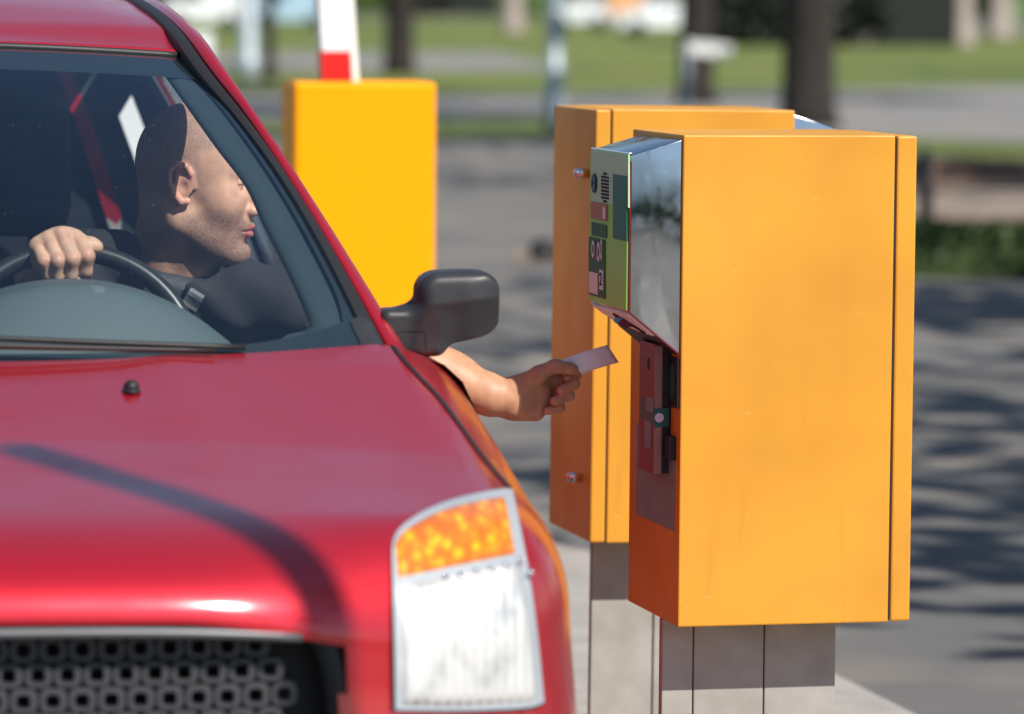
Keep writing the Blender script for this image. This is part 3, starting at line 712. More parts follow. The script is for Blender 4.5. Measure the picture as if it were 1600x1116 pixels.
# seats
for x0, nm in ((.245, 'seat'), (-.36, 'seat')):
    q = MB(); q.bbox(x0 - .25, x0 + .25, 1.75, 2.30, .38, .56, .06, 0, 4)
    Mx = Matrix.Translation((x0, 2.34, .48)) @ Matrix.Rotation(R(-14), 4, 'X')
    b_ = MB(); b_.bbox(-.25, .25, -.07, .08, 0, .62, .06, 0, 5); q.add([tuple(Mx @ Vector(v)) for v in b_.V], b_.F)
    o = q.build(nm, M['seat'], car, smooth=True)
    h_ = MB(); h_.bbox(-.128, .128, -.05, .055, .67, .93, .045, 0, 5); h_.tube([(-.06, 0, .6), (-.06, 0, .70)], .007); h_.tube([(.06, 0, .6), (.06, 0, .70)], .007)
    h2 = MB(); h2.add([tuple(Mx @ Vector(v)) for v in h_.V], h_.F); h2.build('headrest', M['seat'], o, smooth=True)
q = MB(); q.bbox(-.62, .62, 2.9, 3.05, .5, 1.05, .05, 0, 4); q.bbox(-.62, .62, 2.6, 3.0, .38, .55, .05, 0, 4); q.build('rear_seat', M['seat'], car, smooth=True)

# wheels
for sx in (1, -1):
    for a, _ in AR:
        q = MB(); prof = [(.19, .10), (.285, .098), (.305, .08), (.308, .0), (.305, -.08), (.285, -.098), (.19, -.10)]
        q.strip([[(sx * .78 + y, a + r * math.cos(b), .308 + r * math.sin(b)) for b in [2 * math.pi * j / 40 for j in range(40)]] for r, y in prof], 0, True)
        w_ = q.build('wheel', M['rubber'], car, smooth=True)
        q = MB(); q.strip([[(sx * (.78 + y), a + r * math.cos(b), .308 + r * math.sin(b)) for b in [2 * math.pi * j / 40 for j in range(40)]] for r, y in [(.195, .085), (.18, .07), (.175, .04)]], 0, True)
        for k in range(7):
            b = 2 * math.pi * k / 7; q.tube([(sx * .845, a, .308), (sx * .84, a + .18 * math.cos(b), .308 + .18 * math.sin(b))], [.026, .018], 6)
        q.ball((sx * .845, a, .308), (.02, .05, .05), 0, 6); q.build('rim', M['silverrim'], w_, smooth=True)
        q = MB(); q.strip([[(sx * (.50 if k else .885), a + .345 * math.cos(b), .30 + .345 * math.sin(b)) for b in np.linspace(-.3, math.pi + .3, 30)] for k in (0, 1)]); q.build('wheel_arch', M['black'], car, smooth=True)
# door handles and shut lines on the flank
q = MB(); q.bbox(.872, .905, 2.08, 2.24, .86, .885, .008); q.pair('door_handle', M['paint'], car)
q = MB(); q.bbox(.862, .895, 2.92, 3.07, .87, .895, .008); q.pair('door_handle', M['paint'], car)

# door mirror: one smooth shell grown from housing and arm
mcx = CAR.on_y(713, 482, 1.24); mtl = CAR.on_y(655, 432, 1.24)
def mirror_f(p):
    q = p.copy(); lo_ = np.clip((mcx[2] + .02 - p[..., 2]) / .07, 0, 1)
    q[..., 2] = q[..., 2] - (q[..., 0] - mcx[0] + .05) * .30 * lo_
    tp = np.clip((p[..., 2] - mcx[2]) / .05, 0, 1); q[..., 2] = q[..., 2] + .05 * np.abs(p[..., 0] - mcx[0] - .01) ** 1.5 * 4 * tp
    a = rbox(q, (mcx[0] + .001, 1.25, mcx[2] - .004), (.0600, .052, .0600), .028)
    a = smax(a, (q[..., 1] - 1.285), .012)
    ridge = mcx[2] + .012 + .10 * (p[..., 0] - mcx[0]) - p[..., 2]
    front = -(p[..., 1] - 1.200 - .42 * np.maximum(0, ridge) - .10 * np.maximum(0, -ridge) - 5 * np.maximum(0, p[..., 0] - mcx[0] - .01) ** 2)
    a = smax(a, front, .004)
    arm = rbox(p, (mcx[0] - .066, 1.250, mcx[2] - .034), (.047, .034, .034), .012)
    web = cone(p, (mcx[0] - .064, 1.255, mcx[2] - .022), (mcx[0] - .03, 1.25, mcx[2] - .01), .026, .034)
    return smin(smin(a, arm, .018), web, .018)
V, Fq = nets(mirror_f, (mcx[0] - .155, 1.17, mcx[2] - .10), (mcx[0] + .08, 1.32, mcx[2] + .09), .0022)
for sgn in (1, -1):
    Vv = V.copy(); Vv[:, 0] *= sgn
    o = mk('mirror', Vv, Fq if sgn > 0 else Fq[:, ::-1], M['plastic'], car, smooth=True)
    md = o.modifiers.new('s', 'SMOOTH'); md.iterations = 2; md.factor = .5
    q = MB(); q.bbox(*sorted((sgn * (mcx[0] - .05), sgn * (mcx[0] + .045))), 1.284, 1.288, mcx[2] - .025, mcx[2] + .045, .001); q.build('mirror_glass', M['chrome'], o)
    # seam lines on the foot
    BVm = BVHTree.FromPolygons([tuple(v) for v in V], [tuple(map(int, f)) for f in Fq])
    q = MB()
    for pts in (cr([(606, 519), (635, 517), (660, 517), (664, 521), (665, 535), (665, 549)], 5),):
        A = []; B_ = []
        for p in pts:
            o_, d_ = CAR.loc_ray(p[0], p[1]); h1 = BVm.ray_cast(o_, d_); o_, d_ = CAR.loc_ray(p[0] + 1.4, p[1] + 1.8); h2 = BVm.ray_cast(o_, d_)
            if h1[0] and h2[0]: A.append((sgn * h1[0].x, h1[0].y - .0008, h1[0].z)); B_.append((sgn * h2[0].x, h2[0].y - .0008, h2[0].z))
        if len(A) > 1: q.ribbon(A, B_)
    if q.V: q.build('mirror_seam', M['black'], o)
# ------------------------------------------------------------------ ticket machines
def kiosk_body(root, flip=False):
    Wd, H, D = .347, .775, .31; dw = .033
    if not flip:
        q = MB(); q.bbox(0, Wd, 0, D, 0, H, .0025); q.build('cabinet', M['kiosk'], root)
        q = MB(); q.bbox(Wd + .0035, Wd + .0035 + dw, .0, D, .001, H - .001, .0035); q.build('door', M['kiosk'], root)
        q = MB(); q.box(Wd - .001, Wd + .005, .004, D - .004, .004, H - .006); q.build('door_gap', M['black'], root)
    else:
        q = MB(); q.bbox(.0305, .368, 0, D, 0, H, .0025); q.build('cabinet', M['kiosk'], root)
        q = MB(); q.bbox(0, .0275, .0, D, .001, H - .001, .0035); q.build('door', M['kiosk'], root)
        q = MB(); q.box(.026, .032, .004, D - .004, .004, H - .006); q.build('door_gap', M['black'], root)
km = empty('ticket_machine', tuple(KIO.o), KIO.psi)
tag(km, 'nearest orange-yellow ticket machine with steel reader hood, facing the driver', 'ticket machine', 'ticket machines on the island')
kiosk_body(km)
# reader hood of bent stainless sheet
u0 = -.083; v0, v1 = .006, .250; wt0, wt1, wb0, wb1 = .744, .768, .497, .430
def hood(root, s=1, off=0.0, d0=.006, d1=.25):
    q = MB()
    prof = [(off, wt1), (off + s * u0, wt0), (off + s * u0, wb0), (off, wb1)]
    r0 = [(u, d0, w) for u, w in prof]; r1 = [(u, d1, w) for u, w in prof]
    bm = bmesh.new(); vs = [bm.verts.new(p) for p in r0 + r1]
    for f in ((0, 1, 2, 3), (7, 6, 5, 4), (0, 4, 5, 1), (1, 5, 6, 2), (2, 6, 7, 3), (3, 7, 4, 0)): bm.faces.new([vs[i] for i in f])
    bmesh.ops.recalc_face_normals(bm, faces=bm.faces)
    bmesh.ops.bevel(bm, geom=bm.edges[:], offset=.0022, segments=3, affect='EDGES', profile=.5)
    bm.verts.index_update(); q.add([v.co[:] for v in bm.verts], [[v.index for v in f.verts] for f in bm.faces]); bm.free()
    return q.build('reader_hood', M['steel'], root, auto=30)
hd = hood(km)
q = MB(); q.bbox(u0 - .003, u0 + .003, v0 + .003, v1 - .003, wt0 + .0005, wt0 + .003, .0008); q.build('hood_lip', M['chrome'], hd)
# driver-facing panel, proud of the sheet
up_ = u0 - .0035
def PF(px, py): p = KIO.on_x(px, py, up_); return p[1], p[2]
def pq(name, quad, m, parent, off=.0012, th=None):
    pts = [PF(*p) for p in quad]; x1 = up_ - off; x0 = up_ + .001
    q = MB(); n = len(pts); V = [(x1, v, w) for v, w in pts] + [(x0, v, w) for v, w in pts]
    F = [tuple(range(n)), tuple(reversed(range(n, 2 * n)))] + [(i, i + n, (i + 1) % n + n, (i + 1) % n) for i in range(n)]
    o = mk(name, V, F, m, parent); bm = bmesh.new(); bm.from_mesh(o.data); bmesh.ops.recalc_face_normals(bm, faces=bm.faces); bm.to_mesh(o.data); bm.free(); return o
q = MB(); q.bbox(up_, u0 - .0005, v0 + .006, v1 - .001, wb0 + .003, wt0 - .003, .0008)
pan = q.build('front_panel', M['green'], km)
def yl(x, f):   # pixel height on the panel at column x, f 0 top 1 bottom
    t = 229 + (x - 923) * .125; b = 463 + (x - 920) * .30; return t + (b - t) * f
def pr(name, xa, xb, fa, fb, m, parent=pan, off=.0012): return pq(name, [(xa, yl(xa, fa)), (xb, yl(xb, fa)), (xb, yl(xb, fb)), (xa, yl(xa, fb))], m, parent, off)
pr('header_plate', 925, 983, .02, .36, M['palegreen'])
pr('display', 959.5, 981, .16, .575, M['screen'], off=.0022)
pr('orange_notice', 924.5, 950, .365, .475, M['orange'], off=.002)
pr('notice_mark', 944.5, 947.5, .385, .46, M['white'], off=.003)
pr('price_window', 926, 949, .50, .585, M['dgreen'], off=.002)
pr('instruction_label', 921.5, 946.5, .60, .985, M['dgreen'], off=.002)
pr('number_plate', 939, 944.5, .80, .93, M['white'], off=.003)
pr('pictogram_card', 923, 936, .83, .97, M['cream'], off=.003)
# round lens and speaker slots
q = MB()
c = PF(930.5, 286.5); q.strip([[(up_ - d, c[0] + r * math.cos(a), c[1] + r * math.sin(a)) for a in np.linspace(0, 2 * math.pi, 20, endpoint=False)] for r, d in ((.0155, -.001), (.0155, .004), (.012, .0045), (.0001, .0025))], 0, True)
q.build('call_button', M['blackgloss'], pan)
q = MB()
for k in range(9):
    f = .165 + k * .0225; wv = 1 if 0 < k < 8 else .6
    for j in range(4):
        xa = 941 + j * 3.1
        a = PF(xa, yl(xa, f)); b = PF(xa + 2.3, yl(xa + 2.3, f)); 
        if (k in (0, 8)) and j in (0, 3): continue
        q.box(up_ - .002, up_, min(a[0], b[0]), max(a[0], b[0]), a[1] - .0022, a[1] + .0016)
q.build('speaker_slots', M['black'], pan)
# pictogram: two hands passing a card, red arrow
q = MB()
for cx, cf, rx, rz, k in ((929.5, .675, .010, .014, 0), (938, .685, .010, .016, 0), (942.5, .665, .006, .018, 0)):
    c = PF(cx, yl(cx, cf)); q.strip([[(up_ - .0034, c[0] + r * rx * math.cos(a), c[1] + r * rz * math.sin(a)) for a in np.linspace(0, 2 * math.pi, 18, endpoint=False)] for r in (1, .55)], 0, True)
c = PF(934, yl(934, .735)); q.add([(up_ - .0036, c[0] - .006, c[1]), (up_ - .0036, c[0] + .006, c[1]), (up_ - .0036, c[0], c[1] + .008)], [(0, 1, 2)], 1)
q.build('pictogram_marks', [M['white'], M['redp']], pan)
def text(name, s, size, m, parent, M4, depth=.0006):
    cu = bpy.data.curves.new('t', 'FONT'); cu.body = s; cu.size = size; cu.extrude = depth; cu.align_x = 'CENTER'; cu.align_y = 'CENTER'
    t = bpy.data.objects.new('t', cu); col.objects.link(t); bpy.context.view_layer.update()
    me = bpy.data.meshes.new_from_object(t.evaluated_get(bpy.context.evaluated_depsgraph_get())); bpy.data.objects.remove(t)
    me.transform(M4); me.materials.clear(); me.materials.append(m); o = bpy.data.objects.new(name, me); col.objects.link(o); o.parent = parent; return o
c = PF(941.8, yl(941.8, .865))
# text plane: local x -> -v , y -> w , z -> -u
MT = Matrix(((0, 0, -1, up_ - .0036), (-1, 0, 0, c[0]), (0, 1, 0, c[1]), (0, 0, 0, 1)))
text('numeral', '2', .030, M['black'], pan, MT)
# underside plate with the ticket slot
dirs = Vector((0 - u0, 0, wb1 - wb0)); nrm_ = Vector((dirs.z, 0, -dirs.x)).normalized()
if nrm_.z > 0: nrm_ = -nrm_
def US(f, v, off): p = Vector((u0, v, wb0)) + dirs * f + nrm_ * off; return tuple(p)
q = MB(); A = [(0.01, v0 + .004), (.52, v0 + .004), (.50, .10), (.42, .17), (.22, .235), (0.01, .246)]
V = [US(f, v, .0035) for f, v in A] + [US(f, v, .0) for f, v in A]; n = len(A)
q.add(V, [tuple(range(n)), tuple(reversed(range(n, 2 * n)))] + [(i, i + n, (i + 1) % n + n, (i + 1) % n) for i in range(n)])
sp = q.build('slot_plate', M['cream'], km)
q = MB(); A = [(0.535, v0 + .002), (.98, v0 + .002), (.98, .24), (.52, .24)]; V = [US(f, v, .002) for f, v in A]; q.add(V, [(0, 1, 2, 3)]); q.build('underside_cover', M['black'], km)
q = MB(); q.tube([US(.10, .125, .0045), US(.22, .10, .005), US(.34, .065, .005), US(.47, .045, .0045)], .0022, 6); q.build('ticket_slot', M['black'], sp)
q = MB(); P = [US(.14, .13, .004), US(.16, .085, .004), US(.33, .07, .004), US(.38, .09, .004), US(.30, .135, .004)]; apex = [US(.17, .125, .014), US(.18, .10, .016), US(.29, .085, .014), US(.32, .10, .012), US(.27, .125, .012)]
q.strip([P + P[:1], apex + apex[:1]]); q.add(apex, [(0, 1, 2, 3, 4)]); q.build('slot_guard', mat('smoked_guard', (.10, .12, .16), .2, .6), sp)
q = MB(); q.tube([(u0 - .001, v0 - .001, wt0 - .01), (u0 - .001, v0 - .001, wb0), (-.001, v0 - .001, wb1)], .0014, 6); q.build('hood_edging', M['darkred'], hd)
# card reader box under the hood
def KF(px, py, u=-.002): p = KIO.on_x(px, py, u); return p[1], p[2]
q = MB()
ru = -.027; rv0, rv1 = .055, .150; rw0, rw1 = .238, .440
q.bbox(-.016, 0, rv0, rv1, rw0, rw1, .002, 0); q.bbox(ru, -.0155, rv0 + .001, rv1 + .002, rw0 - .003, rw1 + .003, .002, 1)
rd = q.build('card_reader', [M['black'], M['reader']], km)
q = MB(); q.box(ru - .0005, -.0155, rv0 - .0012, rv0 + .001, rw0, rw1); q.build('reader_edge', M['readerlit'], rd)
q = MB(); q.box(ru - .0015, ru, rv0 + .004, rv0 + .05, rw1 - .105, rw1 - .083, 0); q.box(ru - .0015, ru, rv0 + .02, rv0 + .055, rw1 - .165, rw1 - .122, 0); q.build('reader_window', M['greyplate'], rd)
q = MB(); q.box(ru - .0012, ru, rv0, rv1 - .01, rw1 - .122, rw1 - .09 - .0, 0); q.box(ru - .001, -.004, rv0 - .0022, rv0 - .0013, rw1 - .128, rw1 - .098); q.build('reader_band', M['teal'], rd)
q = MB(); q.strip([[(-.020 + r * math.cos(a), rv0 - .0028, rw1 - .113 + r * math.sin(a)) for a in np.linspace(0, 2 * math.pi, 20, endpoint=False)] for r in (.0075, .0001)], 0, True); q.build('round_sticker', M['lilac'], rd)
q = MB(); q.box(ru - .001, ru, rv0 + .035, rv0 + .045, rw1 - .04, rw1 - .022); q.build('reader_keyhole', M['black'], rd)
q = MB(); q.bbox(-.004, 0, .006, .062, .345, .425, .001); ho = q.build('sticker_holder', M['black'], km)
q = MB(); q.strip([[(-.005, .034 + r * .017 * math.cos(a), .385 + r * .03 * math.sin(a)) for a in np.linspace(0, 2 * math.pi, 20, endpoint=False)] for r in (1, .001)], 0, True); q.build('oval_sticker', M['teal'], ho)
q = MB(); q.bbox(-.003, 0, .028, .255, .150, .262, .001); q.bbox(-.0035, 0, .21, .255, .262, .30, .001); q.build('metal_plate', M['greyplate'], km)
q = MB(); q.bbox(-.012, 0, .022, .055, .262, .300, .002); q.build('bracket', M['black'], km)
# posts
q = MB(); zb = -(.557 - .12) + .0
q.bbox(.055, .171, .10, .12, zb, -.0005, .002); q.build('post', M['post'], km)
q = MB(); q.bbox(.002, .053, .10, .12, zb, -.0005, .002); q.build('post', M['post'], km)
q = MB(); q.bbox(.173, .292, .10, .12, zb, -.0005, .002); q.build('post', M['post'], km)
q = MB(); q.box(.1705, .1735, .104, .118, zb, -.002); q.box(.0525, .0555, .104, .118, zb, -.002); q.build('post_gap', M['rubber'], km)

kr = empty('ticket_machine', tuple(RKI.o), RKI.psi, 0, R(.25))
tag(kr, 'farther orange-yellow ticket machine turned away, its locked door side towards the car', 'ticket machine', 'ticket machines on the island')
kiosk_body(kr, True)
hood(kr, -1, .368, .02, .27)
for px, py in ((917, 271), (908, 746)):
    q = MB(); p = RKI.on_x(px, py, 0); q.tube([(-.022, p[1], p[2]), (-.012, p[1], p[2]), (0, p[1], p[2])], [.009, .010, .007], 12); q.ball((-.022, p[1], p[2]), (.005, .009, .009), 0, 6); q.build('door_lock', M['chrome'], kr, smooth=True)
q = MB(); zb = -(.572 - .12); q.bbox(.030, .145, .10, .118, zb, -.0005, .002); q.build('post', M['post'], kr); q = MB(); q.bbox(.148, .266, .10, .118, zb, -.0005, .002); q.build('post', M['post'], kr)

# ------------------------------------------------------------------ barrier
bx = np.array([CAM + ray(460, 128) * (11.6 / ray(460, 128)[1])])[0]
BAR = Frame(bx[0], bx[1], 0, R(10))
br = empty('barrier', (bx[0], bx[1], .12), R(10)); tag(br, 'bright yellow barrier cabinet behind the car with raised red and white arm', 'barrier')
ht = bx[2] - .12
q = MB(); q.bbox(0, .372, 0, .27, .06, ht, .012, 0, 3); q.bbox(.02, .352, .02, .25, 0, .06, .003); q.build('cabinet', M['cabinet'], br)
def BP(px, py, y=.05): p = BAR.on_y(px, py, y); return p[0], p[2] - .12
a0 = BP(505, 127); a1 = BP(497, 0); b0 = BP(549, 127); b1 = BP(543, 0)
dx = (a1[0] - a0[0]) / (a1[1] - a0[1]); wdt = b0[0] - a0[0]
q = MB(); 
def seg(z0, z1, k):
    X0 = a0[0] + dx * (z0 - a0[1]); X1 = a0[0] + dx * (z1 - a0[1]); y0, y1 = .03, .13
    V = [(X0, y0, z0), (X0 + wdt, y0, z0), (X0 + wdt, y1, z0), (X0, y1, z0), (X1, y0, z1), (X1 + wdt, y0, z1), (X1 + wdt, y1, z1), (X1, y1, z1)]
    q.add(V, [(0, 3, 2, 1), (4, 5, 6, 7), (0, 1, 5, 4), (1, 2, 6, 5), (2, 3, 7, 6), (3, 0, 4, 7)], k)
zr = BP(505, 80)[1]; seg(ht + .001, zr, 1)
seg(zr, zr + 1.1, 0)
arm = q.build('boom', [M['white'], M['redp']], br)
q = MB(); X0 = a0[0] + wdt; V = []
q.add([(X0 + .001, .028, ht + .001), (X0 + .020, .05, ht + .001), (X0 + .020, .13, ht + .001), (X0 + .001, .13, ht + .001)] + [(X0 + .001 + dx * 1.2, .028, ht + 1.2), (X0 + .02 + dx * 1.2, .05, ht + 1.2), (X0 + .02 + dx * 1.2, .13, ht + 1.2), (X0 + .001 + dx * 1.2, .13, ht + 1.2)], [(0, 1, 5, 4), (1, 2, 6, 5), (2, 3, 7, 6), (3, 0, 4, 7), (4, 5, 6, 7)])
q.build('boom_edge', M['white'], arm)
# ------------------------------------------------------------------ the driver
PB = np.array([.37, 2.05, .50])                       # seat point in the car frame
def Pc(px, py, y): return np.array(CAR.on_y(px, py, y))
SK = np.array([.60, .345, .235]); SKP = np.array([.46, .19, .14])
# head: own axes, X face forward, Y his left, Z up
hc = Pc(306, 287, 2.08); hyaw = R(-8) - CAR.psi; roll_ = R(-3); pit = R(4)
Hx = np.array([math.cos(hyaw) * math.cos(pit), math.sin(hyaw) * math.cos(pit), -math.sin(pit)])
Hz = np.array([math.sin(pit) * math.cos(hyaw), math.sin(pit) * math.sin(hyaw), math.cos(pit)]); Hy = np.cross(Hz, Hx)
HM = np.stack([Hx, Hy, Hz], 1); HS = np.array([.99, 1.0, 1.07])
def to_head(p): return ((p - hc) @ HM) / HS
def from_head(q): return (np.asarray(q) * HS) @ HM.T + hc
neck_base = Pc(262, 440, 2.14)
nb = to_head(neck_base)
def head_f(p):
    a = np.abs(p[..., 1]); m = p.copy(); m[..., 1] = a
    d = ell(p, (-.010, 0, .034), (.093, .078, .090))
    d = smin(d, ell(p, (.030, 0, .045), (.062, .066, .066)), .03)
    d = smin(d, ell(p, (.040, 0, -.020), (.050, .058, .078)), .03)
    d = smin(d, ell(p, (.030, 0, -.068), (.056, .050, .042)), .03)
    d = smin(d, cone(m, (-.004, .052, -.058), (.068, .016, -.100), .020, .015), .025)   # jaw line
    d = smin(d, ell(p, (.080, 0, -.100), (.019, .022, .017)), .02)
    d = smin(d, ell(m, (.058, .040, -.020), (.024, .021, .024)), .03)                   # cheekbone
    d = smin(d, cone(m, (.084, .004, .030), (.070, .046, .026), .011, .010), .012)      # brow
    d = smax(d, -ell(m, (.092, .031, .008), (.017, .017, .012)), .014)                 # socket
    d = smin(d, ell(m, (.0735, .031, .007), (.0135, .0145, .0125)), .003)               # lids over the eyeball
    d = smax(d, -cone(m, (.089, .020, .0055), (.083, .045, .0065), .0013, .001), .0025) # lid line
    d = smin(d, cone(p, (.084, 0, .018), (.108, 0, -.030), .0085, .0115), .010)
    d = smin(d, ell(m, (.099, .012, -.034), (.012, .0085, .0085)), .006)
    d = smax(d, -ell(m, (.103, .007, -.043), (.006, .0035, .004)), .003)
    d = smin(d, ell(p, (.084, 0, -.058), (.016, .026, .017)), .012)                     # muzzle
    d = smin(d, cone(m, (.0985, .003, -.0575), (.088, .020, -.0625), .0052, .0025), .004)
    d = smin(d, cone(m, (.0965, .002, -.0705), (.087, .018, -.0655), .0062, .003), .004)
    d = smax(d, -cone(m, (.104, 0, -.0638), (.088, .024, -.0642), .0018, .0012), .003)
    d = smax(d, -ell(p, (.100, 0, -.082), (.010, .022, .006)), .008)
    # ears
    e = []
    pts = [(.012, .073, -.002), (.008, .083, .018), (.000, .089, .030), (-.013, .093, .033), (-.024, .094, .023), (-.025, .091, .006), (-.018, .086, -.012), (-.006, .080, -.025), (.004, .076, -.024)]
    ear = ell(m, (-.006, .078, .006), (.020, .006, .028))
    for i in range(len(pts) - 1): ear = smin(ear, cone(m, pts[i], pts[i + 1], .0042 if i < 6 else .0055, .0042 if i < 5 else .0055), .003)
    ear = smin(ear, cone(m, (-.014, .086, .018), (-.014, .084, -.006), .0032, .0032), .004)
    ear = smax(ear, -ell(m, (-.002, .090, -.003), (.009, .010, .011)), .004)
    d = smin(d, ear, .005)
    # neck with the sternomastoid cord
    d = smin(d, cone(p, (-.030, 0, -.040), tuple(nb), .060, .068), .03)
    d = smin(d, cone(p, (-.028, -.058, -.030), tuple(nb + np.array([.055, -.028, -.02])), .016, .015), .018)
    d = smin(d, cone(p, (.020, 0, -.095), tuple(nb + np.array([.035, 0, .01])), .030, .045), .03)
    return d
V, Fh = nets(head_f, (-.16, -.15, min(-.2, nb[2] - .07)), (.135, .15, .140), .0021)
# paint: lips, brows, stubble, close-cropped scalp
a = np.abs(V[:, 1]); C = np.tile(SK, (len(V), 1))
def blend(C, w, c): return C * (1 - w[:, None]) + np.array(c) * w[:, None]
sm = lambda x, e0, e1: np.clip((x - e0) / (e1 - e0), 0, 1)
stub = sm(-V[:, 2], .030, .050) * sm(V[:, 0], -.012, .012) * (1 - sm(-V[:, 2], .115, .135)) * (1 - .8 * (sm(V[:, 0], .05, .07) * sm(.02 - a, -.01, .0) * sm(V[:, 2], -.05, -.042)))
spk = rng.random(len(V)); C = blend(C, np.clip(stub * (.42 + .45 * spk), 0, .8), (.13, .085, .07))
scalp = np.maximum(sm(V[:, 2], .045, .06) * sm(-V[:, 0], -.055, -.035), sm(V[:, 2], -.03, -.01) * sm(-V[:, 0], .012, .03)); scalp = np.maximum(scalp, sm(V[:, 2], -.02, .01) * sm(-V[:, 0], -.026, -.012) * sm(a, .05, .06))
earm = sm(a, .0795, .082) * (V[:, 2] < .05) * (V[:, 2] > -.04); scalp *= 1 - earm
C = blend(C, scalp * (.36 + .34 * spk), (.17, .12, .10))
lip = (V[:, 0] > .082) * (a < .0215) * sm(-V[:, 2], .0535, .0555) * (1 - sm(-V[:, 2], .0755, .078)) * sm(.0215 - a, 0, .003); C = blend(C, lip * .8, (.45, .12, .11))
brow = np.exp(-((V[:, 2] - .031 + .12 * (a - .02) * (a > .035)) / .0042) ** 2) * (a > .010) * (a < .048) * (V[:, 0] > .065); C = blend(C, brow * .9, (.06, .035, .025))
lash = np.exp(-((V[:, 2] - .0060) / .0018) ** 2) * (a > .017) * (a < .046) * (V[:, 0] > .075); C = blend(C, lash * .9, (.05, .03, .025))
C = blend(C, earm * .5, (.60, .24, .17))
headV, headF, headC = from_head(V), Fh, C

def arm_mesh(prims, groups, lo_hi_pad, h, kgrp=.0012):
    """prims: list of groups; a group is a list of (a, b, ra, rb, k) cones blended into it"""
    pts = np.array([p[i] for g_ in prims for p in g_ for i in (0, 1)])
    lo = pts.min(0) - lo_hi_pad; hi = pts.max(0) + lo_hi_pad
    def f(p):
        D = None
        for gi, g_ in enumerate(prims):
            d = None
            for (A, B_, ra, rb, k) in g_:
                c = cone(p, A, B_, ra, rb); d = c if d is None else smin(d, c, k)
            D = d if D is None else smin(D, d, groups[gi])
        return D
    return nets(f, lo, hi, h)

# --- left arm out of the window, hand holding the card (palm to the camera, thumb on top)
YW = 1.91
def H(px, py, dy): return Pc(px, py, YW + dy)     # dy < 0 is towards the camera
shoulder = Pc(388, 462, 2.06); elbow = Pc(545, 515, 1.95); wrist = Pc(795, 625, YW)
arm = [(shoulder, elbow, .052, .040, .02), (elbow, Pc(640, 556, 1.945), .040, .0425, .02), (Pc(640, 556, 1.945), Pc(705, 590, 1.935), .0425, .036, .03), (Pc(705, 590, 1.935), Pc(765, 614, 1.915), .036, .0275, .03), (Pc(765, 614, 1.915), wrist, .0275, .0245, .02),
       (Pc(640, 568, 1.935), Pc(765, 628, 1.905), .027, .0165, .03), (wrist, H(806, 624, 0), .0262, .0255, .01)]
palm = [(H(802, 616, .0), H(834, 600, .008), .0235, .0185, .015), (H(802, 630, 0), H(834, 640, .006), .0235, .0165, .015), (H(834, 600, .010), H(856, 588, .018), .016, .0120, .01),
        (H(836, 608, .010), H(860, 602, .018), .0155, .0118, .01), (H(836, 622, .010), H(860, 618, .018), .0155, .0112, .01), (H(834, 636, .008), H(856, 634, .015), .015, .0105, .01),
        (H(812, 604, -.006), H(842, 586, -.017), .0185, .0140, .014), (H(808, 640, -.004), H(838, 645, -.003), .0165, .0120, .012), (H(822, 606, -.002), H(846, 612, .002), .016, .013, .012), (H(826, 626, 0), H(848, 628, .004), .015, .012, .012)]
thumb = [(H(842, 584, -.018), H(866, 572.5, -.024), .0135, .0108, .008), (H(866, 572.5, -.024), H(871, 573, -.0245), .0115, .0112, .004), (H(871, 573, -.0245), H(890, 576, -.022), .0104, .0098, .005), (H(890, 576, -.022), H(896.5, 577.5, -.021), .0100, .0082, .004)]
index = [(H(856, 584, .020), H(892, 579, .014), .0110, .0092, .006), (H(892, 579, .014), H(900, 586, -.002), .0092, .0085, .006), (H(900, 586, -.002), H(886, 591, -.010), .0085, .0072, .005)]
middle = [(H(862, 600, .018), H(894, 594, .012), .0108, .0098, .005), (H(894, 594, .012), H(897.5, 600, -.012), .0098, .0092, .004), (H(897.5, 600, -.012), H(877, 610, -.024), .0092, .0078, .004)]
ring = [(H(862, 617, .018), H(889, 613, .010), .0104, .0094, .005), (H(889, 613, .010), H(889.5, 619.5, -.014), .0094, .0088, .004), (H(889.5, 619.5, -.014), H(866, 627, -.025), .0088, .0075, .004)]
pinky = [(H(857, 634, .015), H(874, 632, .006), .0094, .0084, .005), (H(874, 632, .006), H(875, 637.5, -.012), .0084, .0079, .004), (H(875, 637.5, -.012), H(855, 642.5, -.020), .0079, .0066, .004)]
VL, FL = arm_mesh([arm + palm, thumb, index, middle, ring, pinky], [0, .006, .0015, .0015, .0015, .0015], .07, .0018)
CL = np.tile(np.array([.46, .245, .14]), (len(VL), 1))
def near(V, p, r): return np.clip(1 - np.linalg.norm(V - p, axis=1) / r, 0, 1)
for g_ in (middle, ring, pinky, thumb):
    CL = blend(CL, np.clip(near(VL, g_[-1][1], .014) * 1.2, 0, .5), (.62, .26, .19))
# nails, as small pale shells sunk in the fingertip
nailV, nailF = [], []
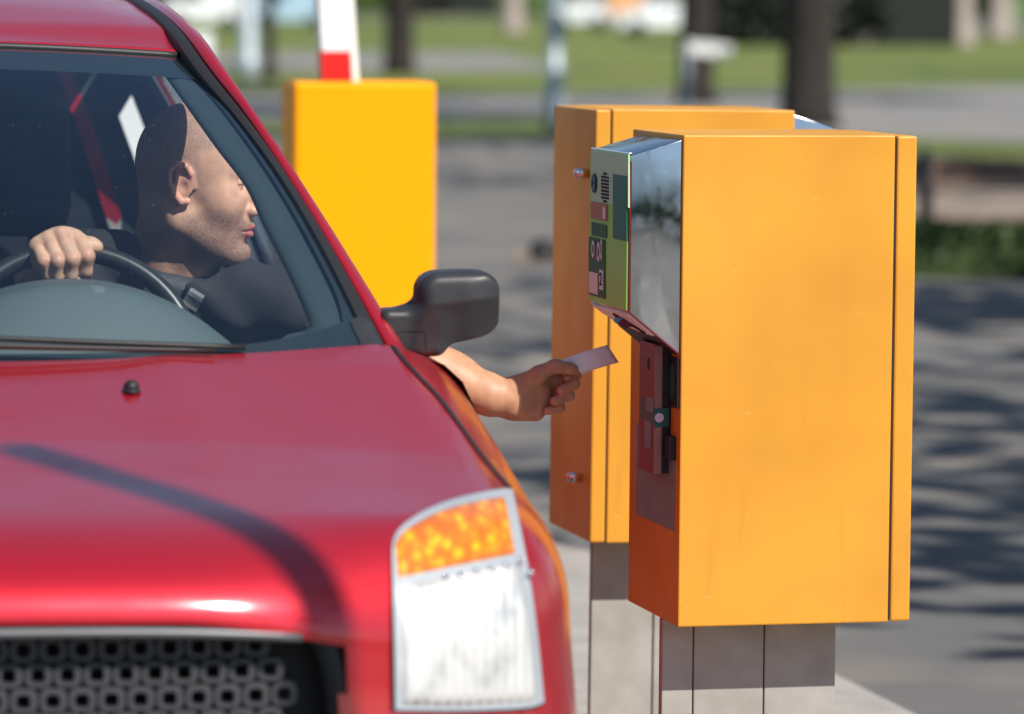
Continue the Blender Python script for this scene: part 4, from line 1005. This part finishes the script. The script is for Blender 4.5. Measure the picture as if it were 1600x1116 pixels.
# --- right hand over the top of the wheel
YR = 1.45
def G_(px, py, dy): return Pc(px, py, YR + dy)
fing = []
K = [((118, 372), (136, 400), (134, 424), .0), ((96, 367), (113, 405), (111, 430), -.003), ((76, 373), (90, 408), (91, 432), -.001), ((58, 384), (68, 408), (75, 430), .003)]
rr = [(.0125, .0112, .0095), (.0125, .0112, .0095), (.0118, .0105, .009), (.0108, .0095, .0082)]
for (m_, p_, t_, d_), (r0, r1, r2) in zip(K, rr):
    mcp = G_(m_[0], m_[1], .016 + d_); pip = G_(p_[0], p_[1], -.016 + d_); tip = G_(t_[0], t_[1], -.006 + d_); tip2 = G_(t_[0] + 1, t_[1] + 8, .012 + d_)
    fing.append([(mcp, pip, r0, r1, .006), (pip, tip, r1, r2, .006), (tip, tip2, r2, r2 * .9, .005)])
back = [(G_(116, 376, .022), G_(96, 396, .085), .0155, .022, .02), (G_(97, 371, .022), G_(90, 396, .085), .0155, .022, .02), (G_(78, 377, .022), G_(82, 398, .085), .015, .020, .02), (G_(60, 388, .022), G_(76, 400, .085), .0145, .018, .02),
        (G_(118, 378, .016), G_(60, 388, .018), .011, .011, .012),
        (G_(88, 398, .085), G_(84, 404, .12), .026, .026, .02), (G_(84, 404, .12), G_(70, 430, .26), .027, .040, .03), (G_(70, 430, .26), G_(80, 470, .36), .040, .045, .03), (G_(80, 470, .36), G_(165, 415, .54), .046, .054, .03)]
th = [(G_(108, 388, .05), G_(126, 382, .022), .016, .0125, .02), (G_(126, 382, .022), G_(142, 383, .010), .0125, .0115, .01), (G_(142, 383, .010), G_(150.5, 386, .008), .0115, .0105, .006)]
VR, FR = arm_mesh([back] + fing + [th], [0] + [.0028] * 4 + [.005], .06, .0021)
CR = np.tile(np.array([.62, .38, .27]), (len(VR), 1))
for (m_, p_, t_, d_) in K: CR = blend(CR, np.clip(near(VR, G_(p_[0], p_[1], -.026), .016), 0, .35), (.62, .26, .19)); CR = blend(CR, np.clip(near(VR, G_(m_[0], m_[1], 0), .016), 0, .3), (.60, .28, .20))
# --- torso, hips and thighs on the seat (under the clothes)
chest = (neck_base + np.array([.02, .04, -.17])); hip = np.array([.37, 2.06, .58]); shL = shoulder + np.array([-.01, 0, .0]); shR = Pc(160, 412, 2.10)
def torso(p, e=0.0):
    d = cone(p, chest, hip, .125 + e, .14 + e)
    d = smin(d, cone(p, shL + np.array([-.02, .01, -.02]), shR + np.array([.03, 0, -.03]), .056 + e, .056 + e), .06)
    d = smin(d, cone(p, chest + np.array([.07, -.03, .03]), chest + np.array([-.07, -.03, .03]), .09 + e, .09 + e), .05)
    d = smin(d, cone(p, neck_base + np.array([0, .01, -.03]), chest, .070 + e, .11 + e), .06)
    return d
def low_f(p):
    d = torso(p, -.014)
    for sx in (-.10, .10):
        kn = np.array([.37 + sx * 1.5, 1.62, .66]); ft = np.array([.37 + sx * 1.6, 1.28, .34])
        d = smin(d, cone(p, hip + np.array([sx, 0, 0]), kn, .085, .06), .04); d = smin(d, cone(p, kn, ft, .058, .04), .02); d = smin(d, cone(p, ft, ft + np.array([0, -.16, -.02]), .042, .034), .02)
    return d
VT, FT = nets(low_f, (-.05, 1.0, .25), (.80, 2.35, 1.25), .012)
CT = np.tile(np.array([.02, .022, .03]), (len(VT), 1))
AV = np.concatenate([headV, VL, VR, VT]) - PB; AC = np.concatenate([headC, CL, CR, CT]); off = np.cumsum([0, len(headV), len(VL), len(VR)])
AF = np.concatenate([headF, FL + off[1], FR + off[2], FT + off[3]])
M['skin'] = attr_mat('skin', .50, .12, bump=(300, .45, .0009))
pw = CAR.world(PB)
person = mk('person', AV, AF, M['skin'], smooth=True); person.location = pw; person.rotation_euler = (0, 0, CAR.psi)
at_ = person.data.color_attributes.new('tint', 'FLOAT_COLOR', 'POINT'); at_.data.foreach_set('color', np.concatenate([AC, np.ones((len(AC), 1))], 1).astype(np.float32).ravel())
md = person.modifiers.new('s', 'SMOOTH'); md.iterations = 2; md.factor = .5
tag(person, 'shaven-headed person in black shirt leaning towards the open car window, one hand on the wheel', 'person')
# shirt
def wr(p): return .0055 * np.sin(38 * p[..., 0] + 22 * p[..., 2] + 5 * np.sin(14 * p[..., 2] + 9 * p[..., 0])) + .003 * np.sin(70 * p[..., 2] - 45 * p[..., 0] + 3 * np.sin(30 * p[..., 1]))
sl_end = shoulder + (elbow - shoulder) * .46
rs0 = G_(165, 415, .54); rs1 = G_(80, 470, .36); rend = rs0 + (rs1 - rs0) * .72
nbw = neck_base; ndir = from_head((-.03, 0, -.04)) - nbw; ndir /= np.linalg.norm(ndir)
def shirt_f(p):
    d = torso(p, 0.0)
    d = smin(d, cone(p, shoulder, sl_end, .066, .060), .03)
    d = smin(d, cone(p, rs0, rend, .064, .058), .03)
    d = smin(d, cone(p, nbw - ndir * .02, nbw + ndir * .016, .082, .074), .02)
    d = d + wr(p)
    # open neck and sleeves
    q = p - nbw; t = q @ ndir; rad = np.linalg.norm(q - t[..., None] * ndir, axis=-1)
    d = smax(d, np.minimum(t - .022, .105 - rad), .004)
    d = smax(d, -np.maximum(np.maximum(rad - .0735, -(t + .03)), t - .06), .003)
    return d
VS, FS = nets(shirt_f, (-.02, 1.72, .50), (.86, 2.32, 1.28), .005)
shirt_m = mat('black_shirt_cloth', (.012, .013, .016), .85, bump=(900, .3, .0006), noise=(20, .5, (.018, .019, .024)))
so = mk('shirt', VS - PB, FS, shirt_m, person, smooth=True)
# pale grey patch painted as a sunlit piece of seat belt
def onp(px, py, bv, off):
    o_, d_ = CAR.loc_ray(px, py); h_ = bv.ray_cast(o_, d_)
    return None if h_[0] is None else tuple(np.array(h_[0] - d_ * off) - PB)
bvS = BVHTree.FromPolygons([tuple(v) for v in VS], [tuple(map(int, f)) for f in FS])
q = MB(); rows_ = []
for f in np.linspace(0, 1, 6):
    r = []
    for g_ in np.linspace(0, 1, 6):
        A = (299 + 21 * f, 449 + 13 * f); B_ = (283 + 23 * f, 474 + 14 * f); h_ = onp(A[0] + (B_[0] - A[0]) * g_, A[1] + (B_[1] - A[1]) * g_, bvS, .004)
        if h_: r.append(h_)
    if len(r) == 6: rows_.append(r)
if len(rows_) > 1: q.strip(rows_); q.build('sunlit_belt_patch', mat('sunlit_belt_grey', (.42, .44, .46), .45, .2), person)
# the card
card_m = M['paper']
cw = CAR.world(H(905, 575, -.012))
def CP(px, py, dy): return CAR.world(H(px, py, dy)) - cw
rows_ = []
for f in np.linspace(0, 1, 14):
    top = np.array([868, 566.5]) + (np.array([949, 539]) - np.array([868, 566.5])) * f; bot = np.array([884, 594]) + (np.array([967, 566.5]) - np.array([884, 594])) * f
    dy = -.0085 - .012 * math.sin(math.pi * min(1, f * 1.0)) * .6 + .010 * f
    rows_.append([tuple(CP(*(top + (bot - top) * g_ + np.array([0, -1.5 * math.sin(math.pi * f)])), dy + .004 * g_)) for g_ in np.linspace(0, 1, 5)])
q = MB(); q.strip(rows_); cd = q.build('ticket', card_m, None, smooth=True, loc=tuple(cw)); solid(cd, .0005, 0)
tag(cd, 'blank white parking card held out between thumb and fingers', 'ticket')
# ------------------------------------------------------------------ ground, planting, far things
def sheet(name, P, z, m, kind='structure', label=None):
    q = MB(); q.add([(x, y, z) for x, y in P], [tuple(range(len(P)))]); o = q.build(name, m); o['kind'] = kind; return o
def gp(px, py, z=0):
    d = ray(px, py); t = (z - CAMH) / d[2]; p = CAM + t * d; return (p[0], p[1])
sheet('ground', [(-900, -300), (900, -300), (900, 1500), (-900, 1500)], 0, M['asph'])
# far lawn, pale road, lawn again
def band(name, ys, z, m):   # ys: list of (px, py_near, py_far)
    near_ = [gp(x, a) for x, a, b in ys]; far_ = [gp(x, b) for x, a, b in ys]
    P = near_ + far_[::-1]; P = [(x, y) for x, y in P]
    n = len(ys); q = MB(); q.add([(x, y, z) for x, y in near_] + [(x, y, z) for x, y in far_], [(i, i + 1, n + i + 1, n + i) for i in range(n - 1)])
    o = q.build(name, m); o['kind'] = 'structure'; return o
band('lawn', [(-1600, 216, 192), (300, 214, 192), (900, 216, 188), (1300, 236, 214), (1700, 258, 228), (3200, 300, 250)], .012, M['grass'])
band('path', [(-1600, 192, 148), (300, 192, 150), (900, 188, 148), (1300, 214, 142), (1700, 228, 134), (3200, 250, 120)], .016, M['path'])
band('lawn', [(-1600, 148, 112), (300, 150, 112), (900, 148, 112), (1300, 142, 118), (1700, 134, 110), (3200, 120, 90)], .02, M['grass'])
band('path', [(-1600, 112, 84), (300, 112, 84), (780, 112, 84), (880, 112, 92), (900, 111, 110)], .024, M['path'])
band('lawn', [(-1600, 84, 30), (300, 84, 30), (780, 84, 30), (900, 110, 30), (1300, 118, 52), (1700, 110, 52), (3200, 90, 40)], .028, M['grass'])
band('road', [(-1600, 30, 12), (300, 30, 12), (900, 30, 14), (1300, 52, 20), (1700, 52, 20), (3200, 40, 12)], .03, M['asph'])
band('bed', [(1345, 352, 262), (1700, 360, 262), (3200, 360, 262)], .014, M['dirt'])
band('earth_patch', [(800, 412, 392), (870, 412, 388)], .012, M['dirt'])
# island under the machines
def isl(u, v): p = KIO.world((u, v, 0)); return (p[0], p[1])
q = MB(); c = [isl(-.22, -6), isl(.98, -6), isl(.98, 6.2), isl(-.22, 6.2)]
bm = bmesh.new(); vs = [bm.verts.new((x, y, z)) for z in (-.05, .12) for x, y in c]
for f in ((3, 2, 1, 0), (4, 5, 6, 7), (0, 1, 5, 4), (1, 2, 6, 5), (2, 3, 7, 6), (3, 0, 4, 7)): bm.faces.new([vs[i] for i in f])
bmesh.ops.bevel(bm, geom=[e for e in bm.edges if e.verts[0].co.z > 0 and e.verts[1].co.z > 0], offset=.015, segments=2, affect='EDGES')
bm.verts.index_update(); q.add([v.co[:] for v in bm.verts], [[v.index for v in f.verts] for f in bm.faces]); bm.free()
q.build('kerb_island', M['concrete'])['kind'] = 'structure'

# low hedge in front of the bench
def leafcloud(q, n, fn, size, k=0):
    for _ in range(n):
        c = Vector(fn()); s_ = size * random.uniform(.6, 1.3); a = Vector((random.gauss(0, 1), random.gauss(0, 1), random.gauss(0, 1))).normalized(); b = a.orthogonal().normalized() * s_; e = a.cross(b).normalized() * s_ * .6
        q.add([c - b, c - e * .8, c + b, c + e], [(0, 1, 2, 3)], k)
hp0 = gp(1425, 437); hp1 = gp(3000, 437)
q = MB(); q.box(hp0[0], hp1[0], hp0[1] + .1, hp0[1] + .8, 0, .20)
leafcloud(q, 5000, lambda: (random.uniform(hp0[0], hp0[0] + 2.2), hp0[1] + .05 + random.random() * .8, .02 + .27 * random.random() ** .5), .035)
leafcloud(q, 1500, lambda: (random.uniform(hp0[0] + 2.2, hp1[0]), hp0[1] + .05 + random.random() * .8, .02 + .27 * random.random() ** .5), .06)
hg = q.build('low_hedge', M['hedge']); tag(hg, 'low clipped green hedge in front of the bench at right', 'hedge')
# bench
bY = 27.0; d_ = ray(1450, 300); bx0 = d_[0] / d_[1] * bY; be = empty('park_bench', (bx0, bY, 0), R(-3)); tag(be, 'brown wooden bench with dark iron frame behind the low hedge', 'bench')
for i in range(3):
    q = MB(); x = .0 + i * .95; q.bbox(x - .03, x + .03, .0, .06, 0, .42, .005); q.bbox(x - .03, x + .03, .42, .48, 0, .62, .005); q.bbox(x - .03, x + .03, 0, .5, .36, .40, .005); q.tube([(x, .45, .4), (x, .53, .62)], .03, 6)
    q.tube([(x, -.02, .36), (x, -.03, .56), (x, .4, .58)], .025, 6); q.build('leg', M['iron'], be)
for z0, z1, y in ((.43, .56, .49),): 
    q = MB(); q.bbox(-.1, 2.1, y, y + .04, z0, z1, .01); q.build('backrest', M['wood'], be)
q = MB()
for k in range(4): q.bbox(-.1, 2.1, .02 + k * .12, .12 + k * .12, .40, .425, .006)
q.build('seat', M['wood'], be)
# dark tub left of the farther machine
p_ = gp(850, 408); q = MB(); q.strip([[(p_[0] + r * math.cos(a), p_[1] + r * math.sin(a), z) for a in np.linspace(0, 2 * math.pi, 20, endpoint=False)] for r, z in ((.075, 0), (.09, .04), (.085, .09), (.05, .125), (.001, .135))], 0, True)
tag(q.build('rubber_stud', M['black'], smooth=True), 'small dark rubber dome on the asphalt left of the farther ticket machine', 'stud')

# trees
def tree_crown(seed, n, rad, size):
    rr_ = random.Random(seed); q = MB(); cl = []
    for _ in range(26):
        a = rr_.uniform(0, 2 * math.pi); r_ = rad * rr_.random() ** .5 * .85; cl.append((r_ * math.cos(a), r_ * math.sin(a), rr_.uniform(-.55, .6) * rad, rr_.uniform(.22, .42) * rad))
    for _ in range(n):
        c = rr_.choice(cl); d = Vector((rr_.gauss(0, 1), rr_.gauss(0, 1), rr_.gauss(0, 1))).normalized() * c[3] * rr_.random() ** .4
        p = Vector(c[:3]) + d; s_ = size * rr_.uniform(.6, 1.4); a = Vector((rr_.gauss(0, 1), rr_.gauss(0, 1), rr_.gauss(0, 1))).normalized(); b = a.orthogonal().normalized() * s_; e = a.cross(b).normalized() * s_ * .6
        q.add([p - b, p - e, p + b, p + e], [(0, 1, 2, 3)])
    return q, cl
crown_cache = {}
def tree(x, y, rt, hc_, rad, seed, label, bark, grp, lean=0, n=1500, size=.22, group_only=False):
    t = empty('tree', (x, y, 0)); tag(t, label, 'tree', grp)
    q = MB(); q.tube([(0, 0, -.05), (.0, 0, .25), (lean * .3, 0, 1.2), (lean, 0, hc_ - rad * .4), (lean * 1.1, 0, hc_ + rad * .5)], [rt * 1.45, rt * 1.1, rt, rt * .75, rt * .25], 12)
    key = (seed, n, rad, size); cq, cl = tree_crown(*key)
    for c in cl[:9]: q.tube([(lean, 0, hc_ - rad * .55), (lean + c[0] * .5, c[1] * .5, hc_ + c[2] * .4 - rad * .1), (lean + c[0], c[1], hc_ + c[2])], [rt * .4, rt * .25, rt * .08], 6)
    q.build('trunk', bark, t, smooth=True)
    o = cq.build('crown', M['leaf'], t); o.location = (lean, 0, hc_)
    return t
def tpx(px, pyb): 
    g_ = gp(px, pyb); return g_
x, y = tpx(624, 118); tree(x, y, .27, 8.5, 3.6, 1, 'dark tree trunk just right of the raised boom', M['bark'], 'park trees')
x, y = tpx(1087, 165); tree(x, y, .24, 8, 3.4, 2, 'dark tree trunk behind the small white sign', M['bark'], 'park trees')
x, y = tpx(1262, 202); tree(x, y, .30, 8, 3.6, 3, 'thickest dark tree trunk, rising above the right half of the machines', M['bark'], 'park trees')
x, y = tpx(1500, 74); tree(x, y, .38, 9, 3.6, 4, 'pale-barked tree at top right, the left one of two', M['birch'], 'pale park trees')
x, y = tpx(1560, 62); tree(x, y, .42, 9, 3.6, 5, 'pale-barked tree at top right, nearest the picture edge', M['birch'], 'pale park trees')
x, y = tpx(800, 52); tree(x, y, .40, 9, 3.6, 6, 'pale trunk in the lawn left of the grey lamp post', M['birch'], 'pale park trees')
x, y = tpx(420, 130); tree(x, y, .10, 7, 2.6, 7, 'thin brown trunk right beside the grey post near the car roof', M['bark'], 'park trees')
# trees outside the picture that shade the asphalt and are mirrored in paint and steel
for i, (x, y) in enumerate([(9.5, 8), (12, 15), (9.6, 5.6), (14.5, 22), (7.5, 31), (15, -3), (22, 30), (5.5, 42), (14, 38), (10, 20), (9.2, 11), (12.5, 9), (8.6, 16), (17, 52), (24, 60), (11, 62), (26, 75), (19, 80)]):
    tree(x, y, .2, 8.5, 3.6, 10 + i % 3, 'leafy tree shading the asphalt from the right', M['bark'], 'shade trees', n=720, size=.2)

def post(px, pyb, r, h, label, name='lamp_post'):
    g_ = gp(px, pyb); t = empty(name, (g_[0], g_[1], 0)); tag(t, label, 'post')
    q = MB(); q.tube([(0, 0, 0), (0, 0, .5), (0, 0, .52), (0, 0, h)], [r * 1.25, r * 1.25, r, r * .8], 14); q.build('pole', M['galv'], t, smooth=True)
    q = MB(); q.tube([(0, 0, h), (-.3, -.2, h + .25), (-.9, -.6, h + .3)], [r * .7, r * .6, r * .5], 8); q.ball((-1.1, -.75, h + .28), (.35, .2, .08), 0, 8); q.build('lamp_head', M['galv'], t, smooth=True)
post(866, 214, .085, 6.5, 'blue-grey lamp post just left of the ticket machines')
post(388, 134, .15, 6.5, 'thick grey post seen right of the car roof')
g_ = gp(1073, 182); sg = empty('sign', (g_[0], g_[1], 0)); tag(sg, 'small white board on a thin grey post, in front of a dark trunk', 'sign')
q = MB(); q.tube([(0, 0, 0), (0, 0, .98)], .045, 10); q.build('pole', M['galv'], sg)
q = MB(); Mx = Matrix.Rotation(R(5), 4, 'Y'); b_ = MB(); b_.bbox(-.12, .48, -.03, -.005, .80, .96, .01); q.add([tuple(Mx @ Vector(v)) for v in b_.V], b_.F); q.build('board', M['white'], sg)

# far parked vehicles
def vehicle(px, pyb, length, body_m, label, van=False, rz=0, name='parked_car', cat='car'):
    g_ = gp(px, pyb); t = empty(name, (g_[0], g_[1], 0), rz); tag(t, label, cat, 'vehicles parked beyond the park')
    L2 = length / 2; H_ = 2.2 if van else 1.45
    prof = [(-L2, .35), (-L2, .75), (-L2 * .92, .88), (-L2 * .5, .95), (-L2 * .25, H_ - .04), (0, H_), (L2 * .55, H_ - .03), (L2 * .85, 1.0), (L2 * .98, .85), (L2, .4)] if not van else [(-L2, .35), (-L2, .9), (-L2 * .8, 1.15), (-L2 * .6, H_ - .05), (-L2 * .5, H_), (L2 * .95, H_), (L2, H_ - .1), (L2, .35)]
    q = MB(); n = len(prof); V = [(x_, y_, z_) for y_, ins_ in ((-.85, 0), (.85, 0)) for x_, z_ in prof]
    V = [(x_, y_ * (.86 if z_ > 1.1 and not van else 1), z_) for x_, y_, z_ in V]
    q.add(V, [tuple(range(n)), tuple(reversed(range(n, 2 * n)))] + [(i, i + n, (i + 1) % n + n, (i + 1) % n) for i in range(n)]); o = q.build('body', body_m, t)
    q = MB()
    for y_ in (-.80 if not van else -.86,):
        x0, x1, z0, z1 = (-L2 * .22, L2 * .6, 1.0, H_ - .12) if not van else (-L2 * .6, -L2 * .2, 1.2, H_ - .2)
        q.add([(x0 - .25, y_ - .03, z0), (x1 + .3, y_ - .03, z0), (x1, y_ + .02, z1), (x0 + .1, y_ + .02, z1)], [(0, 1, 2, 3)])
    q.build('window', M['blackgloss'], t)
    for x_ in (-L2 * .62, L2 * .62):
        for y_ in (-.80, .80):
            q = MB(); q.tube([(x_, y_ - .09, .32), (x_, y_ + .09, .32)], .32, 16); q.build('wheel', M['rubber'], t)
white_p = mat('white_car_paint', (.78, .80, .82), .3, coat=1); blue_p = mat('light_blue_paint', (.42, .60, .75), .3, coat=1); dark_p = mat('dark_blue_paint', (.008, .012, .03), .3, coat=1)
orange_p = mat('pale_orange_paint', (.75, .40, .20), .4)
vehicle(318, 46, 3.2, white_p, 'white van far off above the car roof', True, R(4), 'parked_van', 'van')
vehicle(455, 44, 3.6, blue_p, 'pale blue van far off left of the raised boom', True, R(-3), 'parked_van', 'van')
vehicle(905, 48, 2.6, white_p, 'white car far off right of the lamp post', False, R(0))
vehicle(1034, 58, 3.4, white_p, 'white car far off, left of the dark trunk with the sign', False, R(8))
vehicle(955, 38, 3.5, orange_p, 'pale orange van between two white cars far off', True, R(3), 'parked_van', 'van')
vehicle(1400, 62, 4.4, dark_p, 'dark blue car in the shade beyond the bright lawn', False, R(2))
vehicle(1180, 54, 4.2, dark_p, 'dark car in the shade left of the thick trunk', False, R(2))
# shrubbery wall and woodland far off
def shrub(px0, px1, pyb, h_, m, label, n, size=.35):
    a = gp(px0, pyb); b = gp(px1, pyb); q = MB()
    def fn():
        f = random.random(); return (a[0] + (b[0] - a[0]) * f, a[1] + (b[1] - a[1]) * f + random.random() * 2.5 + .3, h_ * random.random() ** .7 * (.75 + .25 * math.sin(f * 37) * math.sin(f * 11)))
    leafcloud(q, n, fn, size); q.box(a[0], b[0], (a[1] + b[1]) / 2 + 1.6, (a[1] + b[1]) / 2 + 2.2, 0, h_ * .7)
    tag(q.build('shrubbery', m), label, 'shrubs')
shrub(1110, 1490, 74, 4.2, M['darkleaf'], 'shrubbery with deep shade put into its black-green leaves, behind the bright lawn', 8000)
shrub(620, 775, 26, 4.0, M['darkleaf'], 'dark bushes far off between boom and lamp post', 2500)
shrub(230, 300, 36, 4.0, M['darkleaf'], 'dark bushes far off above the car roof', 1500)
q = MB()
leafcloud(q, 3500, lambda: (random.uniform(-90, 120), random.uniform(-75, -60), 11 * random.random() ** .8), 1.3); q.box(-90, 120, -70, -66, 0, 8)  # unseen tree band added to darken reflections in steel and paint
tag(q.build('woodland', M['leaf']), 'unseen trees added behind the viewer for dark reflections', 'woodland', kind='stuff')
q = MB()
leafcloud(q, 9000, lambda: (random.uniform(-140, 160), random.uniform(300, 330), 14 * random.random() ** .8), 1.6); q.box(-140, 160, 322, 326, 0, 10)
tag(q.build('woodland', M['leaf']), 'distant mass of trees closing the park', 'woodland', kind='stuff')
# pale cabinet made up to fill the bright patch in the rear side window
g_ = gp(205, 330); q = MB(); q.bbox(-.35, .55, 0, .4, 0, 1.25, .02, 0, 3); o = q.build('added_pale_cabinet', M['white'], None, loc=(g_[0], g_[1], 0)); tag(o, 'made-up pale cabinet giving the bright patch in the rear side window of the red car', 'cabinet')

# ------------------------------------------------------------------ light, sky, camera
AZ, EL = R(42), R(46)          # sun behind the camera's right shoulder
sdir = Vector((math.sin(AZ) * math.cos(EL), -math.cos(AZ) * math.cos(EL), math.sin(EL)))
# tall thin signpost beside the lane, out of the picture: its shade falls across the bonnet
ps = KIO.world((0, 0, 0)); 
hit = onbody(510, 962, 0); hw = CAR.world(np.array(hit)); L_ = 2.6
pp = (hw[0] + L_ * math.sin(AZ), hw[1] - L_ * math.cos(AZ)); top = 1.0 + (L_ + .55) * math.tan(EL)
pt = empty('lane_post', (pp[0], pp[1], 0)); tag(pt, 'slim grey post beside the lane in front of the red car, outside the picture', 'post')
q = MB(); q.tube([(0, 0, 0), (0, 0, top - .3), (-.02, .0, top)], .036, 14); q.build('pole', M['galv'], pt, smooth=True)
q = MB(); q.tube([(0, 0, 0), (0, 0, .02), (0, 0, .021), (0, 0, .06)], [.09, .09, .05, .04], 14); q.build('base', M['iron'], pt)

sun = bpy.data.lights.new('sun', 'SUN'); sun.energy = 5.0; sun.angle = R(.53); sun.color = (1, .95, .87)
so_ = bpy.data.objects.new('sun', sun); col.objects.link(so_); so_.rotation_euler = (-sdir).to_track_quat('-Z', 'Y').to_euler()
w = bpy.data.worlds.new('World'); scene.world = w; w.use_nodes = True; nt = w.node_tree
sky = nt.nodes.new('ShaderNodeTexSky'); sky.sky_type = 'NISHITA'; sky.sun_disc = False; sky.sun_elevation = EL; sky.sun_rotation = math.atan2(sdir.x, sdir.y); sky.air_density = 1.0; sky.dust_density = .3; sky.ozone_density = 1.8
bg = nt.nodes['Background']; nt.links.new(sky.outputs[0], bg.inputs[0]); bg.inputs[1].default_value = .085
cam = bpy.data.cameras.new('camera'); cam.sensor_width = 36; cam.lens = FPX / 1600 * 36; cam.clip_end = 3000; cam.clip_start = .1
cam.dof.use_dof = True; cam.dof.focus_distance = 7.08; cam.dof.aperture_fstop = 4.0; cam.dof.aperture_blades = 0
co = bpy.data.objects.new('camera', cam); col.objects.link(co)
f = Vector((0, math.cos(PITCH), -math.sin(PITCH))); upv = Vector((0, math.sin(PITCH), math.cos(PITCH))); rt_ = Vector((1, 0, 0))
c_, s_ = math.cos(ROLL), math.sin(ROLL); r2 = rt_ * c_ + upv * s_; u2 = upv * c_ - rt_ * s_
co.matrix_world = Matrix(((r2.x, u2.x, -f.x, 0), (r2.y, u2.y, -f.y, 0), (r2.z, u2.z, -f.z, CAMH), (0, 0, 0, 1)))
scene.camera = co
scene.view_settings.view_transform = 'Standard'; scene.view_settings.look = 'None'; scene.view_settings.gamma = 1; scene.view_settings.use_curve_mapping = False
scene.view_settings.exposure = .38
scene.render.engine = 'CYCLES'; scene.cycles.max_bounces = 8; scene.cycles.transparent_max_bounces = 16
